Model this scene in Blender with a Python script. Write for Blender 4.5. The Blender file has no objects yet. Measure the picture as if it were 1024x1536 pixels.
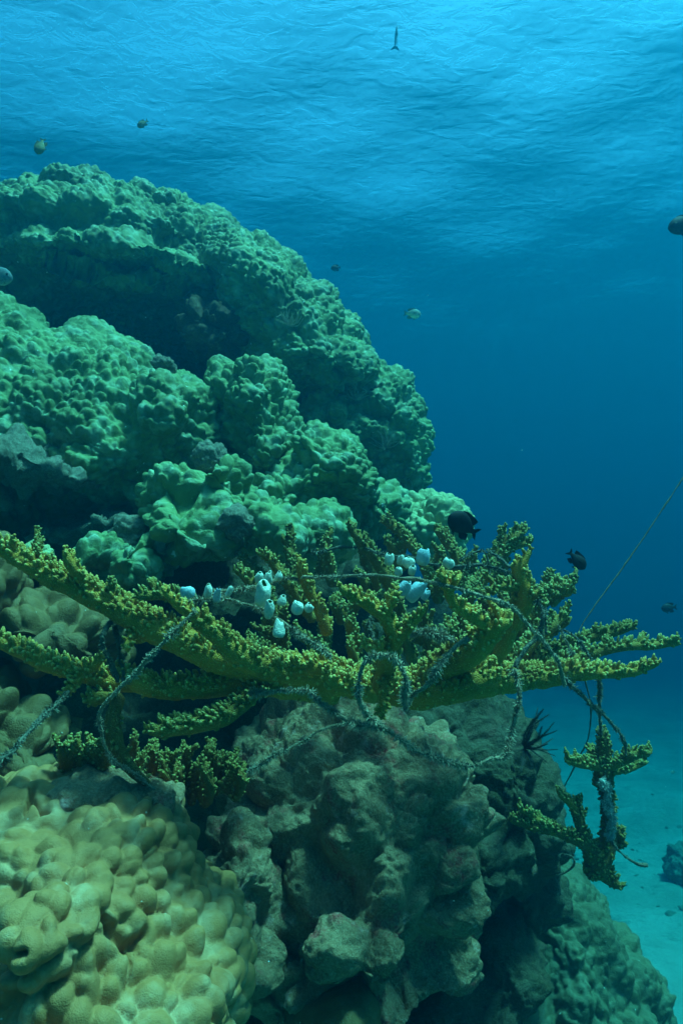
import bpy, math, random
import numpy as np
from mathutils import Vector

sc = bpy.context.scene
COL = sc.collection
rng = np.random.default_rng(7)
random.seed(7)

# ------------------------------------------------------------------ camera
CAM_Z = 2.8                      # metres above the sand
PITCH = math.radians(10.3)
F = 1000.0                       # focal length in photo pixels (photo 1024 x 1536)
cam_d = bpy.data.cameras.new('camera')
cam_d.sensor_fit = 'VERTICAL'
cam_d.sensor_height = 24.0
cam_d.lens = 24.0 * F / 1536.0
cam_d.clip_start = 0.02
cam_d.clip_end = 400
cam = bpy.data.objects.new('camera', cam_d)
COL.objects.link(cam)
cam.location = (0, 0, CAM_Z)
cam.rotation_euler = (math.pi / 2 + PITCH, 0, 0)
sc.camera = cam

# ------------------------------------------------------------------ sky and sun
SUN_EL, SUN_AZ = math.radians(72), math.radians(110)     # high sun, off to the right
world = bpy.data.worlds.new('World')
sc.world = world
world.use_nodes = True
wn = world.node_tree
wn.nodes.clear()
sky = wn.nodes.new('ShaderNodeTexSky')
sky.sky_type = 'NISHITA'
sky.sun_disc = False
sky.sun_elevation = SUN_EL
sky.sun_rotation = SUN_AZ
sky.ozone_density = 1.0
sky.dust_density = 3.0
bg = wn.nodes.new('ShaderNodeBackground')
bg.inputs['Strength'].default_value = 0.15
wo = wn.nodes.new('ShaderNodeOutputWorld')
wn.links.new(sky.outputs[0], bg.inputs[0])
wn.links.new(bg.outputs[0], wo.inputs[0])

sun_d = bpy.data.lights.new('sun', 'SUN')
sun_d.energy = 5.0
sun_d.angle = math.radians(8)           # spread wide by the rippled surface
sun_d.color = (1.0, 0.88, 0.82)
sun = bpy.data.objects.new('sun', sun_d)
COL.objects.link(sun)
sdir = Vector((math.sin(SUN_AZ) * math.cos(SUN_EL), math.cos(SUN_AZ) * math.cos(SUN_EL), math.sin(SUN_EL)))
sun.rotation_euler = sdir.to_track_quat('Z', 'Y').to_euler()
sun.location = (0, 0, 30)

# ------------------------------------------------------------------ exposure, sampling
sc.view_settings.view_transform = 'Standard'
sc.view_settings.look = 'None'
sc.view_settings.gamma = 1
sc.view_settings.exposure = 2.15
cy = sc.cycles
cy.max_bounces = 8
cy.diffuse_bounces = 3
cy.glossy_bounces = 2
cy.transmission_bounces = 2
cy.volume_bounces = 2
cy.transparent_max_bounces = 8
cy.use_denoising = True
try:
    cy.denoiser = 'OPENIMAGEDENOISE'
except Exception:
    pass
cy.sample_clamp_indirect = 4.0

# ------------------------------------------------------------------ photo pixel + depth -> point
CAMP = np.array([0, 0, CAM_Z])
RIGHT = np.array([1.0, 0, 0])
UPV = np.array([0, -math.sin(PITCH), math.cos(PITCH)])
FWD = np.array([0, math.cos(PITCH), math.sin(PITCH)])
WUP = np.array([0, 0, 1.0])


def P(px, py, d):
    return CAMP + d * (FWD + RIGHT * ((px - 512) / F) + UPV * ((768 - py) / F))


def nrm(v):
    return v / np.maximum(np.linalg.norm(v, axis=-1, keepdims=True), 1e-9)


# ------------------------------------------------------------------ noise
def _h(ix, iy, iz, seed):
    with np.errstate(over='ignore'):
        n = (ix.astype(np.int64) * 374761393 + iy.astype(np.int64) * 668265263 + iz.astype(np.int64) * 1274126177
             + seed * 1442695041).astype(np.uint64) & np.uint64(0xFFFFFFFF)
        n = ((n ^ (n >> np.uint64(13))) * np.uint64(1274126177)) & np.uint64(0xFFFFFFFF)
        n = ((n ^ (n >> np.uint64(16))) * np.uint64(2246822519)) & np.uint64(0xFFFFFFFF)
        n = n ^ (n >> np.uint64(15))
    return (n & np.uint64(0xFFFFFF)).astype(np.float64) / float(0x1000000)


def vnoise(p, seed=0):
    b = np.floor(p)
    f = p - b
    f = f * f * f * (f * (f * 6 - 15) + 10)
    b = b.astype(np.int64)
    out = 0
    for dx in (0, 1):
        wx = f[:, 0] if dx else 1 - f[:, 0]
        for dy in (0, 1):
            wy = f[:, 1] if dy else 1 - f[:, 1]
            for dz in (0, 1):
                wz = f[:, 2] if dz else 1 - f[:, 2]
                out = out + wx * wy * wz * _h(b[:, 0] + dx, b[:, 1] + dy, b[:, 2] + dz, seed)
    return out * 2 - 1


def fbm(p, oct=4, seed=0, gain=0.5):
    a, s, o = 1.0, 1.0, 0
    for k in range(oct):
        o = o + a * vnoise(p * s + 17.3 * k, seed + k)
        a *= gain
        s *= 2.03
    return o


def knobs(p, size, seed=0, power=8.0, rmin=0.48, rvar=0.32):
    """rounded bumps of about one size, packed at random: 0 in the creases, about 1 on the tops"""
    q = p / size
    b = np.floor(q).astype(np.int64)
    s = np.zeros(len(p))
    for dx in (-1, 0, 1):
        for dy in (-1, 0, 1):
            for dz in (-1, 0, 1):
                ix, iy, iz = b[:, 0] + dx, b[:, 1] + dy, b[:, 2] + dz
                c = np.stack([ix + 0.1 + 0.8 * _h(ix, iy, iz, seed + 1), iy + 0.1 + 0.8 * _h(ix, iy, iz, seed + 2),
                              iz + 0.1 + 0.8 * _h(ix, iy, iz, seed + 3)], 1)
                R = rmin + rvar * _h(ix, iy, iz, seed + 4)
                dd = ((q - c) ** 2).sum(1) / (R * R)
                s += np.clip(1 - dd, 0, 1) ** power
    return s ** (1 / power)


# ------------------------------------------------------------------ implicit shapes and their meshes
class Lobe:
    """an ellipsoid: centre by photo pixel and depth, radii across (px), up (px), along the view (m), roll in degrees"""
    def __init__(s, px, py, d, rx, ry, rd, roll=0):
        s.c = P(px, py, d)
        s.r = np.array([rx * d / F, ry * d / F, rd])
        a = math.radians(roll)          # positive: clockwise in the picture
        s.ax = np.stack([RIGHT * math.cos(a) - UPV * math.sin(a), RIGHT * math.sin(a) + UPV * math.cos(a), FWD])

    def sdf(s, p):
        q = (p - s.c) @ s.ax.T
        k0 = np.linalg.norm(q / s.r, axis=-1)
        k1 = np.linalg.norm(q / (s.r ** 2), axis=-1)
        return k0 * (k0 - 1) / np.maximum(k1, 1e-9)

    def bounds(s):
        e = np.sqrt(((s.ax * s.r[:, None]) ** 2).sum(0))
        return s.c - e, s.c + e


def smin(a, b, k):
    h = np.clip(0.5 + 0.5 * (b - a) / k, 0, 1)
    return b * (1 - h) + a * h - k * h * (1 - h)


class Shape:
    def __init__(s, lobes, cuts=(), k=0.08, kc=0.04):
        s.lobes, s.cuts, s.k, s.kc = [Lobe(*l) for l in lobes], [Lobe(*l) for l in cuts], k, kc

    def sdf(s, p):
        d = s.lobes[0].sdf(p)
        for l in s.lobes[1:]:
            d = smin(d, l.sdf(p), s.k)
        for c in s.cuts:
            d = -smin(-d, c.sdf(p), s.kc)
        return d

    def grad(s, p, e=2e-3):
        g = np.stack([s.sdf(p + np.eye(3)[i] * e) - s.sdf(p - np.eye(3)[i] * e) for i in range(3)], 1)
        return g / (2 * e)


def surface_net(shape, vox):
    lo = np.min([l.bounds()[0] for l in shape.lobes], 0) - 3 * vox - 0.03 - shape.k / 2
    hi = np.max([l.bounds()[1] for l in shape.lobes], 0) + 3 * vox + 0.03 + shape.k / 2
    n = np.ceil((hi - lo) / vox).astype(int) + 1
    ax = [lo[i] + vox * np.arange(n[i]) for i in range(3)]
    f = np.empty(n)
    for i in range(n[0]):
        g = np.stack(np.meshgrid([ax[0][i]], ax[1], ax[2], indexing='ij'), -1).reshape(-1, 3)
        f[i] = shape.sdf(g).reshape(n[1], n[2])
    inside = f < 0
    cs = np.zeros(n - 1, int)
    for dx in (0, 1):
        for dy in (0, 1):
            for dz in (0, 1):
                cs += inside[dx:n[0] - 1 + dx, dy:n[1] - 1 + dy, dz:n[2] - 1 + dz]
    act = (cs > 0) & (cs < 8)
    idx = -np.ones(n - 1, int)
    cells = np.argwhere(act)
    idx[act] = np.arange(len(cells))
    V = lo + (cells + 0.5) * vox
    quads = []
    for a in range(3):
        b, c = (a + 1) % 3, (a + 2) % 3
        s0 = [slice(None)] * 3
        s1 = [slice(None)] * 3
        s0[a] = slice(0, -1)
        s1[a] = slice(1, None)
        cross = inside[tuple(s0)] != inside[tuple(s1)]
        e = np.argwhere(cross)
        ok = (e[:, b] > 0) & (e[:, c] > 0) & (e[:, b] < n[b] - 1) & (e[:, c] < n[c] - 1)
        e = e[ok]
        flip = inside[tuple(e.T)]
        q = []
        for ob, oc in ((-1, -1), (0, -1), (0, 0), (-1, 0)):
            m = e.copy()
            m[:, b] += ob
            m[:, c] += oc
            q.append(idx[tuple(m.T)])
        q = np.stack(q, 1)
        q[~flip] = q[~flip][:, ::-1]
        quads.append(q)
    Q = np.concatenate(quads)
    V = project(shape, V, 3)
    return V, Q


def project(shape, V, it=2):
    for _ in range(it):
        d = shape.sdf(V)
        g = shape.grad(V)
        gg = np.maximum((g * g).sum(1), 0.05)
        V = V - g * np.clip(d / gg, -0.05, 0.05)[:, None]
    return V


def subdivide(V, Q):
    e = np.concatenate([Q[:, [i, (i + 1) % 4]] for i in range(4)])
    es = np.sort(e, 1)
    key = es[:, 0].astype(np.int64) * len(V) + es[:, 1]
    u, first, inv = np.unique(key, return_index=True, return_inverse=True)
    mid = V[es[first]].mean(1)
    nV, nQ = len(V), len(Q)
    ei = (inv + nV).reshape(4, nQ)
    fc = nV + len(u) + np.arange(nQ)
    V2 = np.concatenate([V, mid, V[Q].mean(1)])
    out = [np.stack([Q[:, i], ei[i], fc, ei[i - 1]], 1) for i in range(4)]
    return V2, np.concatenate(out)


def mesh_obj(name, V, faces, mat, parent=None, base=None, attrs=None, smooth=True):
    """V (n,3) world points; faces: one (m,k) array or a list of such arrays; base: where the object's origin goes"""
    if not isinstance(faces, list):
        faces = [faces]
    faces = [np.asarray(f, dtype=np.int32) for f in faces if len(f)]
    if base is None:
        base = np.array([V[:, 0].mean(), V[:, 1].mean(), V[:, 2].min()]) if parent is None else np.zeros(3)
    off = np.asarray(base, float)
    if parent is not None:
        p = parent
        off = np.zeros(3)
        while p is not None:
            off = off + np.array(p.location)
            p = p.parent
    me = bpy.data.meshes.new(name)
    me.vertices.add(len(V))
    me.vertices.foreach_set('co', (V - off).astype(np.float32).ravel())
    nl = sum(f.size for f in faces)
    nf = sum(len(f) for f in faces)
    me.loops.add(nl)
    me.loops.foreach_set('vertex_index', np.concatenate([f.ravel() for f in faces]))
    me.polygons.add(nf)
    tot = np.concatenate([np.full(len(f), f.shape[1], np.int32) for f in faces])
    st = np.concatenate([[0], np.cumsum(tot)[:-1]]).astype(np.int32)
    me.polygons.foreach_set('loop_start', st)
    me.polygons.foreach_set('loop_total', tot)
    me.polygons.foreach_set('use_smooth', np.full(nf, smooth))
    for k, v in (attrs or {}).items():
        a = me.attributes.new(k, 'FLOAT', 'POINT')
        a.data.foreach_set('value', np.asarray(v, np.float32))
    me.update(calc_edges=True)
    me.validate()
    if mat is not None:
        me.materials.append(mat)
    o = bpy.data.objects.new(name, me)
    COL.objects.link(o)
    if parent is not None:
        o.parent = parent
    else:
        o.location = off
    return o


def tag(o, label=None, cat=None, group=None, kind=None):
    for k, v in (('label', label), ('category', cat), ('group', group), ('kind', kind)):
        if v:
            o[k] = v
    return o


def empty(name, loc, label, cat, group=None):
    o = bpy.data.objects.new(name, None)
    o.empty_display_size = 0.05
    COL.objects.link(o)
    o.location = loc
    return tag(o, label, cat, group)


# ------------------------------------------------------------------ materials
def newmat(name):
    m = bpy.data.materials.new(name)
    m.use_nodes = True
    nt = m.node_tree
    nt.nodes.clear()
    out = nt.nodes.new('ShaderNodeOutputMaterial')
    return m, nt, out


def N(nt, typ, **kw):
    n = nt.nodes.new(typ)
    for k, v in kw.items():
        if k.startswith('_'):
            setattr(n, k[1:], v)
        else:
            n.inputs[k.replace('~', ' ')].default_value = v
    return n


def noise_fac(nt, scale, lo, hi, detail=4, rough=0.55, typ='ShaderNodeTexNoise'):
    tc = N(nt, 'ShaderNodeTexCoord')
    if typ == 'ShaderNodeTexNoise':
        t = N(nt, typ, Scale=scale, Detail=detail, Roughness=rough)
        o = t.outputs['Fac']
    else:
        t = N(nt, typ, Scale=scale)
        o = t.outputs['Distance']
    nt.links.new(tc.outputs['Object'], t.inputs['Vector'])
    r = N(nt, 'ShaderNodeMapRange', **{'From Min': lo, 'From Max': hi})
    nt.links.new(o, r.inputs['Value'])
    return r.outputs['Result']


def mixc(nt, fac, a, b):
    m = nt.nodes.new('ShaderNodeMix')
    m.data_type = 'RGBA'
    for v, k in ((fac, 0), (a, 6), (b, 7)):
        if hasattr(v, 'links') or hasattr(v, 'is_linked'):
            nt.links.new(v, m.inputs[k])
        elif k == 0:
            m.inputs[0].default_value = v
        else:
            m.inputs[k].default_value = (*v, 1)
    return m.outputs[2]


def finish(nt, out, col, bumps=(), rough=0.75, spec=0.25, sss=0):
    b = nt.nodes.new('ShaderNodeBsdfPrincipled')
    if hasattr(col, 'links') or hasattr(col, 'is_linked'):
        nt.links.new(col, b.inputs['Base Color'])
    else:
        b.inputs['Base Color'].default_value = (*col, 1)
    b.inputs['Roughness'].default_value = rough
    b.inputs['Specular IOR Level'].default_value = spec
    prev = None
    for h, dist, st in bumps:
        bp = N(nt, 'ShaderNodeBump', Strength=st, Distance=dist)
        nt.links.new(h, bp.inputs['Height'])
        if prev:
            nt.links.new(prev, bp.inputs['Normal'])
        prev = bp.outputs['Normal']
    if prev:
        nt.links.new(prev, b.inputs['Normal'])
    nt.links.new(b.outputs[0], out.inputs['Surface'])


def coral_mat(name, base, alt, pale, pale_amt=0.35, speck=(0.6, 0.6, 0.5), fine=260, grain=0.010, polyp=0.5):
    m, nt, out = newmat(name)
    c = mixc(nt, noise_fac(nt, 3.5, 0.38, 0.66, 4), base, alt)
    f2 = noise_fac(nt, 13, 0.5, 0.72, 5, 0.6)
    sc2 = N(nt, 'ShaderNodeMath', _operation='MULTIPLY')
    sc2.inputs[1].default_value = pale_amt
    nt.links.new(f2, sc2.inputs[0])
    c = mixc(nt, sc2.outputs[0], c, pale)
    c = mixc(nt, noise_fac(nt, 38, 0.735, 0.76, 2), c, speck)
    poly = noise_fac(nt, fine, 0.0, 0.6, typ='ShaderNodeTexVoronoi')
    c = mixc(nt, noise_fac(nt, 1.9, 0.66, 0.69, 6, 0.65), c, (0.20, 0.17, 0.12))
    mid = noise_fac(nt, 45, 0.2, 0.8, 5, 0.6)
    finish(nt, out, c, [(mid, grain, 0.5), (poly, 0.002, polyp)], 0.7, 0.2)
    return m


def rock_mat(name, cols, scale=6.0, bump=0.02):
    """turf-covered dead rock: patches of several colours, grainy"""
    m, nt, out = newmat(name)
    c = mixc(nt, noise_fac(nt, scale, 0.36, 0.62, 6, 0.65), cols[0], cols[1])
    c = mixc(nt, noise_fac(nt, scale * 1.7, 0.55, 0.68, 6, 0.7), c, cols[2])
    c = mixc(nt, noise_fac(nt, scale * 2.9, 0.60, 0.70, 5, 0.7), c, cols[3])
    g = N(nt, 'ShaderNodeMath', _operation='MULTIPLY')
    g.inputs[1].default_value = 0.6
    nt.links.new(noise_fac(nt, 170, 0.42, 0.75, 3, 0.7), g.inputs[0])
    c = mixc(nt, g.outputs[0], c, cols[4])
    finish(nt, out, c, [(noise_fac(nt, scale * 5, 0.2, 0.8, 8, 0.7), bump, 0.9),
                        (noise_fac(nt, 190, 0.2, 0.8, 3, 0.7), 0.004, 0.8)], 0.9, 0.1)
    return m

# ================================================================== SETTING: water, surface, sand
WATER_TOP = 10.6
HALF = 60.0
m_haze, nt, out = newmat('sea_water_body')
pv = N(nt, 'ShaderNodeVolumePrincipled', Density=0.40, Anisotropy=0.6)
pv.inputs['Color'].default_value = (0.0005, 0.036, 0.062, 1)
pv.inputs['Absorption Color'].default_value = (0.0507, 0.5734, 0.6266, 1)
nt.links.new(pv.outputs[0], out.inputs['Volume'])
x, z0, z1 = HALF + 2, -1.6, WATER_TOP + 0.4
bv = np.array([[a, b, c] for c in (z0, z1) for b in (-x, x) for a in (-x, x)], float)
bf = np.array([[0, 2, 3, 1], [4, 5, 7, 6], [0, 1, 5, 4], [2, 6, 7, 3], [0, 4, 6, 2], [1, 3, 7, 5]])
haze = tag(mesh_obj('haze', bv, bf, m_haze, smooth=False), kind='stuff')


def spread(n, half, p):
    t = np.linspace(-1, 1, n)
    return np.sign(t) * np.abs(t) ** p * half


def sheet(name, xs, ys, zf, mat):
    X, Y = np.meshgrid(xs, ys, indexing='ij')
    V = np.stack([X.ravel(), Y.ravel(), np.zeros(X.size)], 1)
    V[:, 2] = zf(V)
    i = np.arange(len(xs) - 1)[:, None] * len(ys) + np.arange(len(ys) - 1)[None]
    i = i.ravel()
    return mesh_obj(name, V, np.stack([i, i + len(ys), i + len(ys) + 1, i + 1], 1), mat)


# water surface seen from below: mirror outside the steep cone, clear inside it
m_surf, nt, out = newmat('sea_surface')
tc = N(nt, 'ShaderNodeTexCoord')
mp = N(nt, 'ShaderNodeMapping')
mp.inputs['Rotation'].default_value = (0, 0, math.radians(-14))
mp.inputs['Scale'].default_value = (0.7, 1.2, 1)
nt.links.new(tc.outputs['Object'], mp.inputs['Vector'])
prev = None
for scale, dist, det in ((1.4, 0.020, 4), (4.2, 0.017, 3)):
    t = N(nt, 'ShaderNodeTexNoise', Scale=scale, Detail=det, Roughness=0.5, Distortion=0.6)
    nt.links.new(mp.outputs[0], t.inputs['Vector'])
    bp = N(nt, 'ShaderNodeBump', Strength=1.0, Distance=dist)
    nt.links.new(t.outputs['Fac'], bp.inputs['Height'])
    if prev:
        nt.links.new(prev, bp.inputs['Normal'])
    prev = bp.outputs['Normal']
lw = N(nt, 'ShaderNodeLayerWeight', Blend=0.5)          # mirror-like at a slant, clear when steep; fine chop softens the limit
fr = N(nt, 'ShaderNodeMapRange', **{'From Min': 0.14, 'From Max': 0.53})
fr.interpolation_type = 'SMOOTHSTEP'
nt.links.new(lw.outputs['Facing'], fr.inputs['Value'])
gl = N(nt, 'ShaderNodeBsdfGlossy', Roughness=0.4)
tr = N(nt, 'ShaderNodeBsdfTransparent')
mx = N(nt, 'ShaderNodeMixShader')
nt.links.new(prev, lw.inputs['Normal'])
nt.links.new(prev, gl.inputs['Normal'])
nt.links.new(fr.outputs[0], mx.inputs[0])
nt.links.new(tr.outputs[0], mx.inputs[1])
nt.links.new(gl.outputs[0], mx.inputs[2])
nt.links.new(mx.outputs[0], out.inputs['Surface'])


def waves(V):
    z = np.full(len(V), WATER_TOP)
    for lam, amp, ang in ((5.1, .03, .3), (3.3, .025, -.5), (2.1, .016, .9), (1.4, .012, -.1)):
        k = 2 * math.pi / lam
        z += amp * np.sin(k * (V[:, 0] * math.sin(ang) + V[:, 1] * math.cos(ang)) + lam * 9
                          + 1.6 * vnoise(V * 0.25, int(lam * 10)))
    return z


tag(sheet('water_surface', spread(260, HALF, 1.8), spread(260, HALF, 1.8), waves, m_surf), kind='structure')

# sand floor
m_sand, nt, out = newmat('white_coral_sand')
c = mixc(nt, noise_fac(nt, 1.1, 0.35, 0.65, 6, 0.6), (0.29, 0.26, 0.20), (0.41, 0.38, 0.31))
c = mixc(nt, noise_fac(nt, 3.2, 0.52, 0.64, 7, 0.75), c, (0.24, 0.22, 0.17))
c = mixc(nt, noise_fac(nt, 60, 0.60, 0.75, 3, 0.6), c, (0.32, 0.31, 0.26))
finish(nt, out, c, [(noise_fac(nt, 9, 0.2, 0.8, 8, 0.65), 0.05, 0.8)], 0.95, 0.05)


def sand_z(V):
    return 0.10 * fbm(V * 0.35, 3, 5) + 0.05 * fbm(V * 2.2, 4, 9)


tag(sheet('sand_floor', spread(360, HALF, 2.2), spread(360, HALF, 2.2), sand_z, m_sand), kind='structure')

# ================================================================== REEF
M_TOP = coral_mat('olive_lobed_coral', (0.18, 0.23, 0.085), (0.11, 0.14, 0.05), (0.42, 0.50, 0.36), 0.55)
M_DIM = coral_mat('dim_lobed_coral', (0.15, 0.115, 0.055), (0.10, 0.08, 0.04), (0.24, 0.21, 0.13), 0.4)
M_NEAR = coral_mat('ochre_lobed_coral', (0.43, 0.165, 0.052), (0.33, 0.12, 0.04), (0.58, 0.33, 0.18), 0.65, (0.75, 0.65, 0.55), grain=0.004, fine=400, polyp=0.3)
M_BROWN = coral_mat('brown_smooth_coral', (0.20, 0.09, 0.03), (0.15, 0.07, 0.024), (0.28, 0.16, 0.08), 0.4, grain=0.004)
M_PALE = coral_mat('pale_green_coral', (0.36, 0.34, 0.16), (0.30, 0.29, 0.12), (0.46, 0.44, 0.26), 0.4)
M_ROCK = rock_mat('turf_covered_rock', [(0.52, 0.25, 0.13), (0.28, 0.125, 0.06), (0.52, 0.05, 0.05), (0.80, 0.42, 0.34), (0.68, 0.42, 0.26)])
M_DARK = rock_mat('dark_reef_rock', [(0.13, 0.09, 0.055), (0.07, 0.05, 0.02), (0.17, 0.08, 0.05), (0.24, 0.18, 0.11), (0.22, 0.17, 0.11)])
M_TURF = rock_mat('grey_turf_rock', [(0.26, 0.22, 0.15), (0.18, 0.15, 0.10), (0.34, 0.30, 0.22), (0.30, 0.16, 0.13), (0.44, 0.40, 0.30)])


def colony(name, label, mat, lobes, cuts=(), vox=0.016, sub=1, k=0.08, kc=0.04, knob=0.036, amp=0.031, lump=0.20, lamp=0.075,
           fine=0.004, seed=0, cat='coral', sharp=7.0, up=0.45, rocky=0, groove=None):
    sh = Shape(lobes, cuts, k, kc)
    V, Q = surface_net(sh, vox)
    for _ in range(sub):
        V, Q = subdivide(V, Q)
        V = project(sh, V, 1)
    n = nrm(sh.grad(V))
    h = lamp * (knobs(V + 0.25 * lump * np.stack([fbm(V / lump, 2, seed + 50 + i) for i in range(3)], 1), lump, seed, 7.0) - 0.7)
    h = h + 0.05 * fbm(V * 1.6, 3, seed + 31) * (lump / 0.2)
    if amp:
        W = V + n * h[:, None]
        wob = 0.22 * knob * np.stack([vnoise(W / knob * 0.8, seed + 70 + i) for i in range(3)], 1)
        vary = 0.75 + 0.35 * vnoise(V * 4.0, seed + 8)
        h2 = amp * vary * (knobs(W + wob, knob, seed + 11, sharp) ** 0.75 - 0.55)
    else:
        h2 = 0
    if rocky:
        h2 = h2 + rocky * (fbm(V * 9, 5, seed + 21, 0.6)) - rocky * 0.9 * np.abs(fbm(V * 5 + 3, 4, seed + 41))
    if fine:
        h2 = h2 + fine * fbm(V * 40, 3, seed + 61)
    if groove:
        q = V - CAMP
        dz = q @ FWD
        im = np.stack([512 + F * (q @ RIGHT) / dz, 768 - F * (q @ UPV) / dz], 1)
        front = np.clip(-(n * nrm(q)).sum(1) * 3, 0, 1)
        for gp, wd, dep in groove:
            gp = np.array(gp, float)
            dist = np.full(len(V), 1e9)
            for p0, p1 in zip(gp[:-1], gp[1:]):
                t = np.clip(((im - p0) @ (p1 - p0)) / ((p1 - p0) @ (p1 - p0)), 0, 1)
                dist = np.minimum(dist, np.linalg.norm(im - p0 - t[:, None] * (p1 - p0), axis=1))
            wv = wd * (1 + 0.5 * vnoise(V * 60, seed + 3))
            h = h - dep * front / (1 + (dist / wv) ** 4)
    dirn = nrm(n + up * WUP)
    V = V + n * h[:, None] + dirn * (h2[:, None] if np.ndim(h2) else 0)
    return tag(mesh_obj(name, V, Q, mat), label, cat)


# --- core rock of the reef, seen in the caves and clefts
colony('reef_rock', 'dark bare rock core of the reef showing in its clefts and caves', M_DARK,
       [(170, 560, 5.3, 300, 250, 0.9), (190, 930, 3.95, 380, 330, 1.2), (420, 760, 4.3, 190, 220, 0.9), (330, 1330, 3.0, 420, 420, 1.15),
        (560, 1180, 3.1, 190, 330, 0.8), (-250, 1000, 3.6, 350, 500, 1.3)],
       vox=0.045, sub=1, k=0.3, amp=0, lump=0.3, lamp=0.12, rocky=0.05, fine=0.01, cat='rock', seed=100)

# --- the upper reef
colony('lobed_coral', 'huge knobbly green coral dome crowning the reef above the long dark cave', M_TOP,
       [(178, 448, 4.7, 200, 128, 1.0), (300, 435, 4.4, 105, 90, 0.7, 30), (160, 385, 4.05, 195, 44, 0.75, 4), (175, 362, 4.35, 160, 40, 0.85, 3), (165, 410, 3.62, 190, 32, 0.45, 5), (-70, 470, 3.8, 150, 95, 0.7)],
       [(258, 506, 3.4, 165, 50, 0.8, 14), (160, 384, 3.22, 92, 9, 0.32, 5)], vox=0.0135, seed=1, k=0.2, kc=0.03)
colony('lobed_coral', 'knobbly green coral ridge sloping down beyond the cave to the open water', M_TOP,
       [(430, 500, 3.85, 175, 92, 0.6, 47), (390, 470, 3.9, 80, 90, 0.5), (470, 545, 3.6, 95, 60, 0.4, 20)],
       [(455, 625, 3.2, 95, 36, 0.45, 5)], vox=0.012, seed=2)
colony('lobed_coral', 'shaded knobbly coral column at the outer edge of the reef over the open water', M_TOP,
       [(572, 645, 3.95, 60, 98, 0.45, -8), (600, 715, 3.85, 36, 52, 0.3), (545, 700, 4.0, 60, 90, 0.4), (505, 640, 3.75, 62, 62, 0.4)], vox=0.013, seed=3)
colony('lobed_coral', 'broad green knobbly coral slope filling the middle of the reef below the cave', M_TOP,
       [(125, 695, 3.05, 232, 192, 0.75, 15), (-65, 595, 3.05, 185, 160, 0.7), (270, 650, 2.75, 70, 80, 0.4, 12), (195, 690, 2.65, 75, 58, 0.35)],
       [(40, 790, 2.2, 150, 86, 0.62, 5)], vox=0.011, seed=4)
colony('lobed_coral', 'upright knobbly coral buttress between the broad slope and the paler mound', M_TOP,
       [(388, 635, 2.75, 54, 96, 0.33), (345, 610, 2.85, 55, 70, 0.33), (405, 690, 2.7, 50, 60, 0.3)], vox=0.010, seed=5)
colony('lobed_coral', 'paler round topped coral mound below the shaded overhang of the ridge', M_TOP,
       [(500, 718, 2.65, 70, 84, 0.42), (462, 672, 2.62, 42, 44, 0.3), (556, 758, 2.75, 44, 44, 0.35), (430, 745, 2.5, 45, 50, 0.3)],
       vox=0.010, seed=6)
colony('lobed_coral', 'stepped olive coral bluff with blocky lobes above the white sea squirts', M_TOP,
       [(292, 790, 2.1, 66, 72, 0.3), (335, 715, 2.15, 36, 38, 0.22), (262, 722, 2.15, 40, 38, 0.22), (330, 820, 2.05, 42, 44, 0.22), (245, 770, 2.15, 36, 40, 0.2), (365, 760, 2.25, 46, 60, 0.25)],
       vox=0.009, knob=0.043, amp=0.030, seed=7, up=0.3)
colony('lobed_coral', 'small blocky coral lump beside the stepped bluff under the coral mound', M_TOP,
       [(402, 788, 2.15, 34, 42, 0.2), (436, 812, 2.15, 30, 34, 0.2), (470, 800, 2.3, 40, 36, 0.25)], vox=0.009, knob=0.040, amp=0.030, seed=8)
colony('lobed_coral', 'narrow olive coral knob at the mouth of the low cave', M_TOP,
       [(217, 835, 1.95, 40, 50, 0.2)], vox=0.01, knob=0.04, amp=0.03, seed=9)
colony('lobed_coral', 'low rounded green coral cushion tucked behind the long staghorn branch', M_TOP,
       [(148, 836, 2.0, 52, 34, 0.2)], vox=0.01, knob=0.038, amp=0.034, seed=10)
colony('lobed_coral', 'pale round coral head standing against open water behind the black fish', M_PALE,
       [(640, 787, 3.1, 50, 46, 0.3)], vox=0.012, knob=0.04, amp=0.038, seed=11)
colony('turf_rock', 'rough grey turf covered ledge roofing the low cave', M_TURF,
       [(30, 690, 2.3, 110, 30, 0.4, 14), (-110, 690, 2.4, 120, 70, 0.4)], vox=0.012, amp=0.025, knob=0.06, lump=0.14, rocky=0.03, fine=0.006, cat='rock', seed=12)
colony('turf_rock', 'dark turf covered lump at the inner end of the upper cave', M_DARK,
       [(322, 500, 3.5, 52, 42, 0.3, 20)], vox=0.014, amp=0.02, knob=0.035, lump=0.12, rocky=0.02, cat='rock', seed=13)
colony('turf_rock', 'broken grey rubble lump lying inside the low cave', M_TURF,
       [(175, 785, 2.45, 50, 24, 0.2), (90, 800, 2.55, 60, 26, 0.2)], vox=0.012, amp=0, lump=0.09, rocky=0.02, cat='rock', seed=14)

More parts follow.
